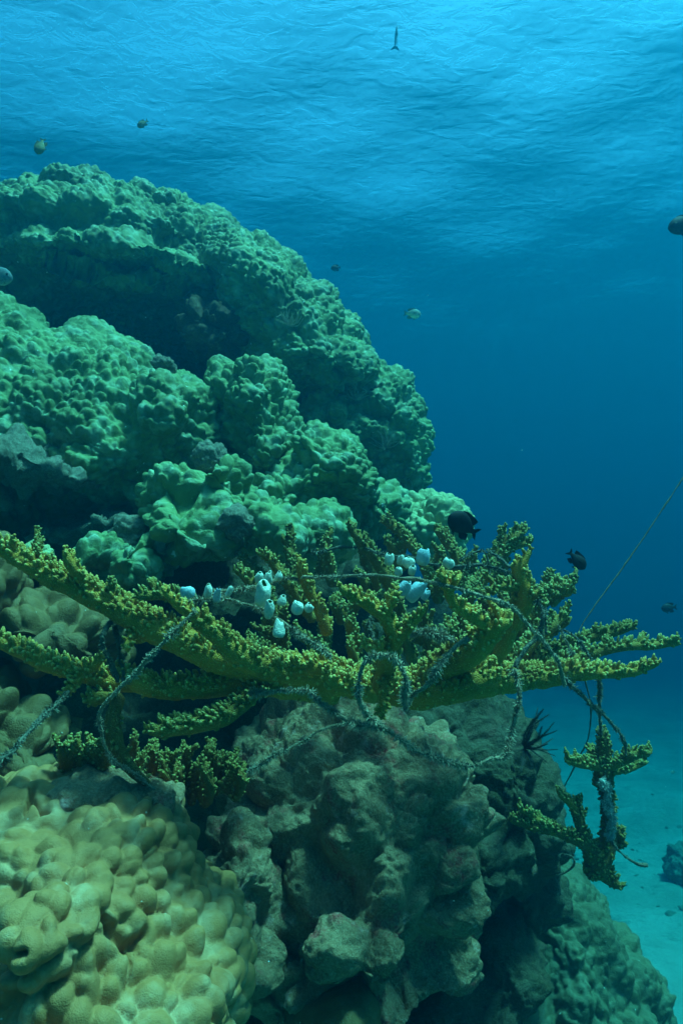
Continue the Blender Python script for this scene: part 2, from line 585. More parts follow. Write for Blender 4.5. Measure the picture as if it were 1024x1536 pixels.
# --- small growths in the clefts
for k, (px, py, d, r, m, lab) in enumerate([
        (312, 684, 2.3, 16, M_TURF, 'small pale grey turf knob on top of the stepped bluff'),
        (352, 784, 1.95, 20, M_TURF, 'crinkled grey algae knob on the face of the stepped bluff'),
        (240, 545, 2.6, 15, M_TURF, 'little turf knob in a dent of the broad green slope'),
        (560, 585, 3.6, 14, M_DARK, 'dark turf knob between the ridge and the shaded column'),
        (188, 800, 2.05, 20, M_TURF, 'grey turf knob by the mouth of the low cave'),
        (505, 815, 2.2, 26, M_PALE, 'pale green coral knob just behind the back branchlets'),
        (40, 835, 1.8, 22, M_PALE, 'pale green coral knob behind the longest branch near the frame edge')]):
    colony('turf_tuft' if m is not M_PALE else 'coral_nub', lab, m, [(px, py, d, r, r * .8, r * d / F), (px + r * .7, py + 4, d + .01, r * .7, r * .6, r * d / F * .7)],
           vox=0.007, amp=0.012, knob=0.022, lump=0.07, lamp=0.02, fine=0.004, rocky=0.008 if m is not M_PALE else 0, cat='algae' if m is not M_PALE else 'coral', seed=200 + k)

# --- lower reef
colony('smooth_coral', 'olive brown smooth lobed coral behind the crossing staghorn branches', M_BROWN,
       [(98, 932, 1.75, 82, 68, 0.25), (160, 960, 1.75, 40, 50, 0.2)], vox=0.01, knob=0.06, amp=0.038, lump=0.2, seed=15, sharp=7, fine=0.002)
colony('smooth_coral', 'small brown smooth coral lobes at the frame edge above the lower branch', M_BROWN,
       [(-5, 870, 1.7, 46, 52, 0.2), (-20, 930, 1.7, 40, 40, 0.2)], vox=0.01, knob=0.055, amp=0.034, lump=0.2, seed=16, fine=0.002)
colony('smooth_coral', 'dark brown finger like smooth coral lobes above the big ochre coral', M_BROWN,
       [(30, 1080, 1.6, 62, 76, 0.2), (-40, 1060, 1.6, 60, 80, 0.2), (90, 1110, 1.6, 44, 50, 0.2)], vox=0.01, knob=0.055, amp=0.036, lump=0.2, seed=17, fine=0.002)
colony('smooth_coral', 'big smooth ochre coral boulder with rounded bulges and a forked crack', M_NEAR,
       [(50, 1500, 1.20, 285, 310, 0.36, 6), (105, 1350, 1.02, 70, 80, 0.16), (285, 1480, 1.17, 85, 140, 0.25), (180, 1260, 1.22, 110, 80, 0.2),
        (-150, 1500, 1.25, 220, 300, 0.33), (120, 1560, 1.0, 200, 130, 0.2), (-10, 1235, 1.24, 120, 80, 0.22)],
       vox=0.0068, knob=0.037, amp=0.026, lump=0.13, lamp=0.022, seed=118, fine=0.0015, sharp=6, up=0.25,
       groove=[([(170, 1377), (180, 1398), (193, 1418), (208, 1408), (222, 1396)], 5.5, 0.022), ([(200, 1416), (204, 1436), (203, 1452)], 3.5, 0.018),
               ([(16, 1437), (34, 1434)], 5, 0.02), ([(52, 1160), (50, 1178), (72, 1186)], 4, 0.03), ([(40, 1190), (54, 1176)], 3, 0.02)])
colony('turf_rock', 'low pinkish crusted rim along the top of the big ochre coral', M_ROCK,
       [(150, 1182, 1.28, 75, 18, 0.1, 6), (235, 1200, 1.28, 40, 16, 0.08, 14)], vox=0.007, amp=0.012, knob=0.03, lump=0.08, lamp=0.02, rocky=0.01, cat='rock', seed=26)
colony('turf_rock', 'large mottled dead coral rock with pinkish crust at the foot of the staghorn', M_ROCK,
       [(540, 1330, 1.75, 128, 108, 0.35), (565, 1440, 1.7, 135, 58, 0.25), (455, 1400, 1.75, 60, 70, 0.22), (445, 1290, 1.78, 60, 90, 0.22), (668, 1400, 1.85, 50, 70, 0.2), (520, 1170, 1.95, 175, 140, 0.4), (645, 1260, 1.85, 72, 120, 0.3),
        (430, 1190, 1.9, 70, 110, 0.3)], vox=0.010, amp=0.022, knob=0.07, lump=0.17, lamp=0.08, rocky=0.022, fine=0.006, cat='rock', seed=19)
colony('turf_rock', 'small knobby grey rock knuckle wedged between the ochre coral and the mottled rock', M_ROCK,
       [(372, 1285, 1.6, 62, 66, 0.2), (345, 1330, 1.6, 44, 44, 0.2), (392, 1390, 1.65, 44, 70, 0.2), (430, 1480, 1.68, 36, 80, 0.2)], vox=0.009, amp=0.02, knob=0.06, lump=0.14,
       rocky=0.014, fine=0.004, cat='rock', seed=20)
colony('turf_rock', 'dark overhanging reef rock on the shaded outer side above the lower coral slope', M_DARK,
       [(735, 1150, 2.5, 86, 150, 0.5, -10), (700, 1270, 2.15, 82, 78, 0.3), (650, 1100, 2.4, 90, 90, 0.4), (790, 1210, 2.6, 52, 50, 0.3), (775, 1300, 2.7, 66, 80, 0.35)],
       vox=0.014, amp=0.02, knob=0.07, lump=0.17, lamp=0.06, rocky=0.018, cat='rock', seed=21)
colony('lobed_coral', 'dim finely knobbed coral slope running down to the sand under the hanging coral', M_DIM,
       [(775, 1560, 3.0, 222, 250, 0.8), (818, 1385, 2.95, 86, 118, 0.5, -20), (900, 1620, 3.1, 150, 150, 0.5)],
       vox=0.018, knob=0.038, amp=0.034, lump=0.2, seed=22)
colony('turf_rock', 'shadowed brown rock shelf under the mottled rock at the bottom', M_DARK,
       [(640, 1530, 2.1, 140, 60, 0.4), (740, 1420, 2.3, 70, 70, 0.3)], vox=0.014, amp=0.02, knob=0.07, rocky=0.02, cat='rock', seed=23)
colony('smooth_coral', 'small rounded brown coral cap peeping up at the bottom edge', M_BROWN,
       [(500, 1535, 1.5, 60, 50, 0.18)], vox=0.009, knob=0.09, amp=0.015, lump=0.25, lamp=0.03, seed=24, fine=0.002)

# --- boulder on the sand
colony('sand_boulder', 'lone dark boulder lying out on the pale sand', M_TURF,
       [(1032, 1310, 7.8, 42, 42, 0.4), (985, 1340, 7.8, 60, 12, 0.4)], vox=0.03, amp=0.03, knob=0.1, lump=0.25, rocky=0.03, cat='boulder', seed=25)

# ================================================================== STAGHORN CORAL
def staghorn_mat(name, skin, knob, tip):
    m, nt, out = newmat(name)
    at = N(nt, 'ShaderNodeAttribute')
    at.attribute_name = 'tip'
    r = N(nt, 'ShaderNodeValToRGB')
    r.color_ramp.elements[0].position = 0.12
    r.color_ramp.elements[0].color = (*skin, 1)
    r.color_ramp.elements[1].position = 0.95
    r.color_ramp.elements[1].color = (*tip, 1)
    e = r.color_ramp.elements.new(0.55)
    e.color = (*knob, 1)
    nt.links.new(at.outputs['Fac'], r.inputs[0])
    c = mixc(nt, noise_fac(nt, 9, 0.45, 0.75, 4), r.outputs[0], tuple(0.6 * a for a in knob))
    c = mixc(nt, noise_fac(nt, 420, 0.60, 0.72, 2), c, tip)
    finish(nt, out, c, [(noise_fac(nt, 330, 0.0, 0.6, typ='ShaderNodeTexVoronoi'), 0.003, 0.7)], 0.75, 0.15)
    return m


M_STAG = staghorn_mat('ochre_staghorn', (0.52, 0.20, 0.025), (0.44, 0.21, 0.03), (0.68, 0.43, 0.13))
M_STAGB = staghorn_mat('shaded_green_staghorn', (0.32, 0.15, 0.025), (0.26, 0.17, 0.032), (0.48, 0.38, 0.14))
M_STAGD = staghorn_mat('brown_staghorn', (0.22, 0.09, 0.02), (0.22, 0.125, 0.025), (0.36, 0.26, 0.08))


def catmull(pts, step):
    pts = np.asarray(pts, float)
    q = np.vstack([2 * pts[0] - pts[1], pts, 2 * pts[-1] - pts[-2]])
    o = []
    for i in range(1, len(q) - 2):
        n = max(2, int(np.linalg.norm((q[i + 1] - q[i])[:3]) / step))
        t = (np.arange(n) / n)[:, None]
        a, b, c, d = q[i - 1], q[i], q[i + 1], q[i + 2]
        o.append(0.5 * (2 * b + (c - a) * t + (2 * a - 5 * b + 4 * c - d) * t ** 2 + (3 * b - a - 3 * c + d) * t ** 3))
    o.append(q[-2][None])
    return np.vstack(o)


class Soup:
    def __init__(s):
        s.V, s.q, s.t, s.a, s.n = [], [], [], [], 0

    def add(s, V, q=None, t=None, a=None):
        if q is not None and len(q):
            s.q.append(np.asarray(q) + s.n)
        if t is not None and len(t):
            s.t.append(np.asarray(t) + s.n)
        s.V.append(V)
        s.a.append(np.zeros(len(V)) if a is None else a)
        s.n += len(V)

    def build(s, name, mat, parent=None, base=None):
        f = [np.concatenate(x) for x in (s.q, s.t) if x]
        return mesh_obj(name, np.concatenate(s.V), f, mat, parent, base, {'tip': np.concatenate(s.a)})


def frames(C):
    T = nrm(np.gradient(C, axis=0))
    n = np.cross(T[0], [0.3, 0.1, 1.0])
    Nn = [n / np.linalg.norm(n)]
    for i in range(1, len(C)):
        v = Nn[-1] - T[i] * np.dot(Nn[-1], T[i])
        Nn.append(v / np.linalg.norm(v))
    Nn = np.array(Nn)
    return T, Nn, np.cross(T, Nn)


def tube(soup, C, R, seg=10, rough=0.0, seed=0, tipattr=None, twist=None, cap=True):
    T, A, B = frames(C)
    ph = np.arange(seg) * 2 * math.pi / seg
    ring = np.cos(ph)[None, :, None] * A[:, None] + np.sin(ph)[None, :, None] * B[:, None]
    rr = np.repeat(R[:, None], seg, 1)
    if twist is not None:
        s = np.concatenate([[0], np.cumsum(np.linalg.norm(np.diff(C, axis=0), axis=1))])
        rr = rr * (1 + 0.16 * np.cos(3 * ph[None] - twist * s[:, None]))
    if rough:
        V0 = (C[:, None] + ring * rr[..., None]).reshape(-1, 3)
        rr = rr * (1 + rough * fbm(V0 * 60, 3, seed)).reshape(rr.shape)
    V = (C[:, None] + ring * rr[..., None]).reshape(-1, 3)
    n = len(C)
    i = np.arange(n - 1)[:, None] * seg
    j = np.arange(seg)[None]
    jn = (j + 1) % seg
    Q = np.stack([i + j, i + jn, i + seg + jn, i + seg + j], -1).reshape(-1, 4)
    at = np.zeros(n) if tipattr is None else tipattr
    a = np.repeat(at, seg)
    if cap:
        V = np.vstack([V, C[-1] + T[-1] * R[-1] * 0.7, C[0] - T[0] * R[0] * 0.7])
        k = np.arange(seg)
        t1 = np.stack([(n - 1) * seg + k, (n - 1) * seg + (k + 1) % seg, np.full(seg, n * seg)], 1)
        t0 = np.stack([(k + 1) % seg, k, np.full(seg, n * seg + 1)], 1)
        soup.add(V, Q, np.vstack([t1, t0]), np.concatenate([a, [at[-1], at[0]]]))
    else:
        soup.add(V, Q, None, a)
    return T, A, B


KS = 7
_prof = [(0.9, -0.4), (1.0, 0.35), (0.88, 0.72), (0.5, 0.98)]
_ph = np.arange(KS) * 2 * math.pi / KS
K_V = np.array([[r * math.cos(p), r * math.sin(p), h] for r, h in _prof for p in _ph] + [[0, 0, 1.06]])
K_Q = np.array([[i * KS + j, i * KS + (j + 1) % KS, (i + 1) * KS + (j + 1) % KS, (i + 1) * KS + j] for i in range(3) for j in range(KS)])
K_T = np.array([[3 * KS + j, 3 * KS + (j + 1) % KS, 4 * KS] for j in range(KS)])
K_A = np.array([0.0] * KS + [0.45] * KS + [0.6] * KS + [0.85] * KS + [1.0])


def add_knobs(soup, pos, dirs, r, L, lift=0.0):
    n = len(pos)
    d = nrm(dirs)
    ref = np.where(np.abs(d[:, 2:3]) < 0.9, [[0, 0, 1.0]], [[1.0, 0, 0]])
    a = nrm(np.cross(ref, d))
    b = np.cross(d, a)
    V = (pos[:, None] + K_V[None, :, 0:1] * (a * r[:, None])[:, None] + K_V[None, :, 1:2] * (b * r[:, None])[:, None]
         + K_V[None, :, 2:3] * (d * L[:, None])[:, None]).reshape(-1, 3)
    o = (np.arange(n) * len(K_V))[:, None, None]
    soup.add(V, (K_Q[None] + o).reshape(-1, 4), (K_T[None] + o).reshape(-1, 3), np.clip(np.tile(K_A, n) + lift, 0, 1))


def stag_axis(soup, C, R, dens=1.0, tipz=0.03, r_k=(0.0027, 0.0048), len_k=(0.005, 0.015), upb=0.75, gen=None, seed=0):
    """one axis of a staghorn branch: a rough tapering stem covered with knobby cups, densest on top and towards the tip"""
    gen = gen or rng
    s = np.concatenate([[0], np.cumsum(np.linalg.norm(np.diff(C, axis=0), axis=1))])
    tip = np.clip(1 - (s[-1] - s) / tipz, 0, 1)
    Rr = R * np.where(s[-1] - s < R, np.sqrt(np.clip(1 - (1 - (s[-1] - s) / np.maximum(R, 1e-6)) ** 2, 0.12, 1)), 1)
    T, A, B = tube(soup, C, Rr, 10, 0.10, seed, 0.75 * tip)
    area = 2 * math.pi * R.mean() * s[-1]
    n = max(6, int(dens * area / 0.000055))
    w = R + 0.002
    idx = gen.choice(len(C), n, p=w / w.sum())
    ph = gen.uniform(0, 2 * math.pi, n)
    rad = np.cos(ph)[:, None] * A[idx] + np.sin(ph)[:, None] * B[idx]
    keep = gen.uniform(0, 1, n) < np.clip(0.42 + upb * rad[:, 2] + 0.5 * tip[idx], 0.10, 1)
    idx, rad = idx[keep], rad[keep]
    n = len(idx)
    pos = C[idx] + rad * (Rr[idx] * 0.85)[:, None]
    dirs = rad * 0.9 + T[idx] * 0.55 + np.array([0, 0, 0.35]) + gen.normal(0, 0.18, (n, 3))
    r = gen.uniform(*r_k, n) * np.clip(0.55 + R[idx] / 0.025, 0.6, 1.1)
    L = gen.uniform(*len_k, n) * np.clip(0.8 + 0.5 * rad[:, 2], 0.5, 1.3) * np.clip(0.5 + R[idx] / 0.02, 0.6, 1.15)
    add_knobs(soup, pos, dirs, r, L, 0.0)


def stag_branch(parent, pts, mat, subs=0, seed=0, name='branch', dens=1.0, upb=0.75, sublen=(0.014, 0.034)):
    """pts: (px, py, d, radius in photo px)"""
    g = np.random.default_rng(seed)
    W = np.array([[*P(a, b, d), (r * 0.72 if r > 9 else r * 0.85) * d / F] for a, b, d, r in pts])
    W = catmull(W, 0.006)
    C, R = W[:, :3].copy(), np.maximum(W[:, 3], 0.003)
    C += 0.003 * np.stack([vnoise(C * 25, seed + i) for i in range(3)], 1)
    so = Soup()
    stag_axis(so, C, R, dens, gen=g, seed=seed, upb=upb)
    if subs:
        T, A, B = frames(C)
        for k in range(subs):
            i = int(len(C) * (0.08 + 0.9 * (k + g.uniform(0.2, 0.8)) / subs))
            i = min(i, len(C) - 1)
            ph = g.uniform(0, 2 * math.pi)
            rad = math.cos(ph) * A[i] + math.sin(ph) * B[i]
            if rad[2] < -0.2:
                rad = -rad
            dr = nrm(rad * 0.7 + T[i] * g.uniform(0.2, 0.9) + np.array([0, 0, 0.5]) + g.normal(0, .15, 3))
            L = g.uniform(*sublen)
            b0 = C[i] + rad * R[i] * 0.4
            bend = g.normal(0, 0.25, 3)
            pts2 = np.array([b0, b0 + dr * L * 0.5, b0 + nrm(dr + 0.4 * bend + [0, 0, 0.15]) * L])
            c2 = catmull(pts2, 0.004)
            r2 = np.linspace(min(R[i] * 0.7, 0.0095), 0.0055, len(c2))
            stag_axis(so, c2, r2, 0.9, 0.018, (0.0032, 0.0048), (0.005, 0.010), 0.3, g, seed + k)
    o = so.build(name, mat, parent)
    return o


stag = empty('staghorn_coral', P(590, 1040, 1.5), 'wide ochre and green staghorn coral thicket jutting from the reef, tangled in old rope', 'coral', 'staghorn corals')
BR = [
    # long branches reaching to the left
    ([(-40, 800, 1.25, 12), (0, 822, 1.26, 16), (74, 862, 1.27, 24), (123, 886, 1.26, 26), (172, 908, 1.25, 28), (221, 936, 1.24, 30), (279, 966, 1.24, 32), (340, 992, 1.26, 32), (420, 1010, 1.32, 30)][::-1], 11, M_STAG, .75),
    ([(-40, 950, 1.3, 12), (0, 963, 1.3, 14), (41, 980, 1.29, 16), (82, 999, 1.28, 18), (123, 1010, 1.28, 18), (172, 1024, 1.3, 17), (230, 1030, 1.34, 14)][::-1], 2, M_STAG, .9),
    ([(174, 1003, 1.24, 9), (190, 1014, 1.24, 14), (215, 1028, 1.24, 20), (262, 1034, 1.25, 22), (303, 1032, 1.26, 22), (353, 1026, 1.28, 23), (430, 1030, 1.34, 26), (500, 1040, 1.42, 26)][::-1], 2, M_STAG, 1.1),
    ([(222, 1096, 1.2, 8), (240, 1094, 1.2, 15), (279, 1090, 1.21, 17), (328, 1080, 1.22, 18), (358, 1060, 1.24, 16), (390, 1036, 1.28, 16), (430, 1020, 1.33, 16)][::-1], 3, M_STAGB, 1.3),
    ([(130, 1050, 1.27, 10), (150, 1047, 1.27, 14), (180, 1046, 1.28, 10)][::-1], 0, M_STAGB, 1.1),
    ([(241, 878, 1.13, 4), (254, 894, 1.13, 7), (272, 908, 1.14, 9), (290, 922, 1.14, 12), (320, 948, 1.15, 19), (353, 980, 1.17, 24), (395, 1000, 1.2, 24), (450, 1012, 1.27, 24), (520, 1020, 1.36, 24)][::-1], 8, M_STAG, 1.1),
    ([(160, 978, 1.27, 6), (145, 996, 1.27, 8), (130, 1012, 1.28, 9)][::-1], 0, M_STAG, .7),
    ([(98, 1040, 1.25, 7), (112, 1026, 1.26, 9), (128, 1010, 1.28, 10)][::-1], 0, M_STAG, .4),
    ([(96, 822, 1.22, 5), (104, 842, 1.22, 9), (122, 866, 1.24, 12), (140, 886, 1.25, 12)][::-1], 4, M_STAG, .9),
    ([(62, 806, 1.28, 5), (56, 826, 1.28, 9), (64, 852, 1.27, 11), (80, 868, 1.27, 11)][::-1], 4, M_STAGB, 1.0),
    ([(168, 866, 1.24, 5), (170, 886, 1.24, 8), (180, 908, 1.25, 10)][::-1], 2, M_STAGB, .9),
    ([(205, 893, 1.2, 7), (222, 892, 1.2, 10), (250, 894, 1.22, 9), (290, 905, 1.28, 9)][::-1], 1, M_STAGB, .6),
    ([(206, 962, 1.3, 7), (230, 950, 1.28, 9), (250, 940, 1.28, 9)][::-1], 0, M_STAG, .4),
    ([(190, 975, 1.2, 6), (196, 960, 1.22, 8), (212, 942, 1.24, 9)][::-1], 0, M_STAG, .3),
    # the plate body
    ([(430, 1018, 1.3, 24), (500, 1022, 1.32, 30), (560, 1030, 1.34, 34), (620, 1036, 1.36, 34), (690, 1028, 1.38, 34), (760, 1020, 1.42, 28), (820, 1014, 1.44, 22), (870, 1010, 1.44, 16), (935, 1010, 1.44, 9), (966, 1000, 1.44, 8), (988, 991, 1.44, 5)], 9, M_STAG, .85),
    ([(520, 1010, 1.26, 16), (480, 1000, 1.24, 18), (440, 1002, 1.24, 20), (400, 1000, 1.25, 16)], 8, M_STAG, 1.2),
    ([(560, 1040, 1.34, 22), (530, 1030, 1.22, 18), (490, 1018, 1.18, 16)], 6, M_STAG, 1.2),
    ([(590, 1040, 1.32, 26), (640, 1040, 1.26, 32), (700, 1022, 1.24, 30), (745, 1002, 1.26, 20)], 6, M_STAG, .7),
    ([(620, 1030, 1.3, 26), (670, 1000, 1.24, 30), (712, 975, 1.2, 27), (738, 948, 1.18, 20), (766, 930, 1.17, 9)], 5, M_STAG, .9),
    ([(734, 938, 1.18, 14), (706, 922, 1.15, 13), (680, 905, 1.13, 11), (671, 884, 1.12, 8), (656, 856, 1.11, 5)], 1, M_STAG, .9),
    ([(742, 945, 1.19, 13), (748, 926, 1.18, 9), (744, 908, 1.17, 5)], 2, M_STAG, 1.0),
    ([(672, 890, 1.12, 7), (684, 874, 1.12, 6), (690, 862, 1.13, 4)], 1, M_STAG, 1.0),
    # the forked antler in front
    ([(574, 1030, 1.22, 22), (580, 1000, 1.17, 20), (592, 962, 1.13, 15), (578, 930, 1.11, 13), (548, 906, 1.10, 11), (526, 892, 1.09, 9), (511, 878, 1.08, 5)], 1, M_STAG, .9),
    ([(584, 945, 1.12, 11), (580, 918, 1.11, 10), (590, 896, 1.11, 9), (594, 881, 1.11, 6)], 0, M_STAG, 1.0),
    ([(594, 962, 1.13, 12), (612, 946, 1.12, 10), (624, 928, 1.12, 8), (636, 911, 1.12, 5)], 1, M_STAG, 1.0),
    ([(580, 985, 1.14, 15), (562, 975, 1.11, 12), (548, 968, 1.10, 7)], 3, M_STAG, 1.1),
    ([(578, 1010, 1.18, 14), (576, 1034, 1.15, 10), (573, 1058, 1.14, 9), (572, 1074, 1.14, 6)], 0, M_STAG, .25),
    # branches reaching out over the open water
    ([(800, 1010, 1.5, 18), (850, 994, 1.5, 17), (888, 980, 1.52, 13), (930, 972, 1.53, 9.5), (976, 968, 1.54, 8), (1019, 964, 1.55, 5)], 5, M_STAGB, 1.1),
    ([(790, 990, 1.6, 15), (850, 968, 1.6, 11), (902, 952, 1.6, 9), (932, 944, 1.6, 8), (953, 937, 1.6, 5)], 4, M_STAGB, 1.0),
    ([(760, 1000, 1.48, 16), (800, 960, 1.5, 14), (830, 935, 1.52, 12), (852, 918, 1.54, 6)], 5, M_STAGB, 1.0),
    ([(740, 990, 1.4, 18), (772, 930, 1.36, 20), (786, 890, 1.34, 20), (777, 858, 1.33, 14), (784, 840, 1.33, 9), (795, 822, 1.33, 4)], 2, M_STAG, .8),
    ([(780, 882, 1.34, 12), (750, 878, 1.3, 10), (734, 888, 1.28, 6)], 1, M_STAGB, .7),
    ([(786, 880, 1.34, 13), (806, 892, 1.32, 10), (815, 906, 1.31, 6)], 1, M_STAGB, .6),
    ([(780, 950, 1.55, 16), (812, 905, 1.56, 15), (830, 886, 1.57, 13), (847, 870, 1.58, 7)], 5, M_STAGB, 1.0),
    ([(814, 905, 1.56, 12), (840, 890, 1.56, 12), (859, 887, 1.56, 8)], 3, M_STAGB, 1.0),
    ([(760, 960, 1.6, 14), (800, 915, 1.68, 11), (818, 880, 1.7, 9), (828, 856, 1.7, 5)], 5, M_STAGB, 1.0),
    ([(700, 900, 1.8, 14), (738, 850, 1.88, 13), (766, 822, 1.9, 11), (798, 810, 1.92, 5)], 6, M_STAGB, 1.1),
    ([(730, 850, 1.88, 12), (752, 822, 1.9, 10), (772, 806, 1.9, 9), (790, 793, 1.92, 5)], 6, M_STAGB, 1.1),
    ([(752, 822, 1.9, 8), (754, 804, 1.9, 7), (748, 790, 1.9, 4)], 2, M_STAGB, 1.1),
    # small branches standing along the back edge
    ([(490, 950, 1.4, 12), (470, 900, 1.38, 11), (455, 870, 1.37, 9), (446, 834, 1.36, 5)], 3, M_STAG, .6),
    ([(470, 930, 1.5, 11), (425, 866, 1.48, 9), (400, 838, 1.48, 7), (386, 828, 1.48, 4)], 4, M_STAGB, 1.0),
    ([(440, 900, 1.7, 11), (436, 850, 1.72, 10), (434, 815, 1.74, 8), (438, 788, 1.75, 5)], 5, M_STAGB, 1.0),
    ([(600, 920, 1.75, 12), (570, 850, 1.72, 12), (540, 815, 1.7, 11), (522, 786, 1.7, 6)], 6, M_STAGB, 1.0),
    ([(380, 880, 1.5, 9), (366, 862, 1.5, 8), (352, 855, 1.5, 4)], 2, M_STAGB, 1.0),
    ([(660, 900, 1.9, 12), (630, 840, 1.95, 11), (600, 800, 1.98, 9), (570, 778, 2.0, 5)], 6, M_STAGB, 1.0),
    ([(700, 880, 1.9, 12), (690, 840, 1.95, 11), (664, 806, 1.98, 9), (652, 790, 2.0, 5)], 6, M_STAGB, 1.0),
]
for i, (pts, ns, mt, up) in enumerate(BR):
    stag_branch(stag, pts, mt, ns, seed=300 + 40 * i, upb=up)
g0 = np.random.default_rng(5)
for i in range(50):                                   # the bushy middle, branchlets standing close together
    x0 = g0.uniform(400, 830)
    t = g0.uniform(0, 1)
    y1 = 985 - 165 * t - (20 if 480 < x0 < 760 else 0) * t
    d1 = 1.50 + 0.50 * t
    dx = g0.uniform(-45, 45) + (12 if x0 > 620 else -12)
    L = g0.uniform(45, 80)
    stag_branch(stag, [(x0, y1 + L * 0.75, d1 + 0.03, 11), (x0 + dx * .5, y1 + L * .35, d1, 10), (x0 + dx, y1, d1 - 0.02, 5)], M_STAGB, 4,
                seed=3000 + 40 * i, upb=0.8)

for i in range(20):
    x0, y1, d1 = g0.uniform(400, 760), g0.uniform(890, 985), g0.uniform(1.42, 1.75)
    dx, L = g0.uniform(-30, 30), g0.uniform(40, 70)
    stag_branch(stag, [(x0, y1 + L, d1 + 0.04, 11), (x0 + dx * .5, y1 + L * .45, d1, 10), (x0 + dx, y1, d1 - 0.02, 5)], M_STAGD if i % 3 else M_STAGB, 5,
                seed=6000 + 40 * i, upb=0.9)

# the broken piece hanging from the ropes
hang = empty('hanging_staghorn', P(905, 1330, 1.9), 'broken brown staghorn branch dangling on ropes above the pale sand', 'coral', 'staghorn corals')
for i, (pts, ns, mt, up) in enumerate([
    ([(904, 1178, 1.9, 20), (904, 1150, 1.9, 18), (905, 1125, 1.9, 14), (903, 1104, 1.9, 11), (902, 1090, 1.9, 6)], 2, M_STAGD, .6),
    ([(905, 1150, 1.9, 14), (882, 1147, 1.88, 10), (862, 1145, 1.86, 7), (848, 1143, 1.85, 4)], 5, M_STAGB, 1.0),
    ([(905, 1152, 1.9, 14), (930, 1142, 1.88, 10), (950, 1133, 1.86, 9), (976, 1128, 1.85, 6)], 6, M_STAGB, 1.0),
    ([(912, 1158, 1.9, 9), (940, 1154, 1.94, 7), (968, 1144, 1.97, 4)], 2, M_STAGB, .8),
    ([(900, 1140, 1.92, 9), (888, 1130, 1.95, 7), (880, 1124, 1.97, 5)], 2, M_STAGB, .8),
    ([(905, 1155, 1.9, 13), (909, 1190, 1.9, 14), (912, 1225, 1.9, 12), (914, 1250, 1.9, 15), (908, 1275, 1.9, 20), (897, 1298, 1.9, 24), (884, 1316, 1.9, 16)], 0, M_STAGD, .6),
    ([(896, 1300, 1.9, 22), (912, 1318, 1.9, 14), (932, 1332, 1.9, 5)], 2, M_STAGD, .5),
    ([(890, 1290, 1.9, 18), (878, 1262, 1.88, 13), (868, 1232, 1.87, 11), (864, 1205, 1.87, 8), (872, 1194, 1.87, 4)], 5, M_STAGD, .8),
    ([(868, 1230, 1.87, 8), (858, 1210, 1.86, 7), (838, 1192, 1.85, 5)], 4, M_STAGB, .8),
    ([(886, 1270, 1.88, 12), (852, 1254, 1.86, 9), (824, 1245, 1.84, 10), (796, 1238, 1.83, 9), (764, 1230, 1.82, 5)], 7, M_STAGD, 1.0),
    ([(830, 1246, 1.84, 9), (802, 1228, 1.83, 7), (778, 1214, 1.82, 4)], 5, M_STAGB, 1.0),
    ([(918, 1240, 1.9, 11), (928, 1255, 1.9, 10), (930, 1272, 1.9, 6)], 2, M_STAGD, .5),
]):
    stag_branch(hang, pts, mt, ns, seed=9000 + 40 * i, upb=up)

# the brown clump low down, shaded by the thicket
low = empty('low_staghorn', P(270, 1215, 1.4), 'shaded brown staghorn clump with a curved bare arm above the big ochre coral', 'coral', 'staghorn corals')
g1 = np.random.default_rng(11)
for i in range(26):
    t = i / 25
    x0 = 205 + 150 * t + g1.uniform(-12, 12)
    y0 = 1205 - 10 * t + g1.uniform(-35, 10)
    y1 = y0 - g1.uniform(25, 60) - 10 * (1 - t)
    dd = 1.34 + g1.uniform(0, .14) + (1205 - y0) * 0.003
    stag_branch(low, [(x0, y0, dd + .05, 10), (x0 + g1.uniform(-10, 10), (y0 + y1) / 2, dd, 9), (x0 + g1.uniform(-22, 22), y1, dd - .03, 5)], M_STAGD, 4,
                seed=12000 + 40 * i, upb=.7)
for i in range(9):
    x0 = 95 + 7.5 * i
    y0 = 1165 + g1.uniform(-8, 8)
    stag_branch(low, [(x0 + 6, y0, 1.36, 10), (x0, y0 - 22, 1.33, 9), (x0 - 4 + g1.uniform(-8, 8), y0 - 44, 1.31, 5)], M_STAGB, 4, seed=14000 + 40 * i, upb=.7)
arm = stag_branch(low, [(180, 1046, 1.27, 12), (170, 1075, 1.25, 16), (172, 1110, 1.24, 17), (186, 1142, 1.24, 15), (212, 1168, 1.25, 10), (240, 1188, 1.28, 5)],
                  M_STAGD, 0, seed=15000, dens=0.12)

# ================================================================== ROPES
def rope_mat(name, a, b, h):
    m, nt, out = newmat(name)
    at = N(nt, 'ShaderNodeAttribute')
    at.attribute_name = 'tip'
    c = mixc(nt, noise_fac(nt, 40, 0.35, 0.65, 5, 0.7), a, b)
    c = mixc(nt, at.outputs['Fac'], c, h)
    finish(nt, out, c, [(noise_fac(nt, 240, 0.2, 0.8, 3), 0.003, 0.8)], 0.95, 0.05)
    return m


M_ROPE = rope_mat('algae_covered_rope', (0.20, 0.125, 0.075), (0.35, 0.24, 0.155), (0.50, 0.38, 0.26))
M_ROPED = rope_mat('dark_rope', (0.09, 0.075, 0.055), (0.16, 0.13, 0.09), (0.22, 0.19, 0.13))


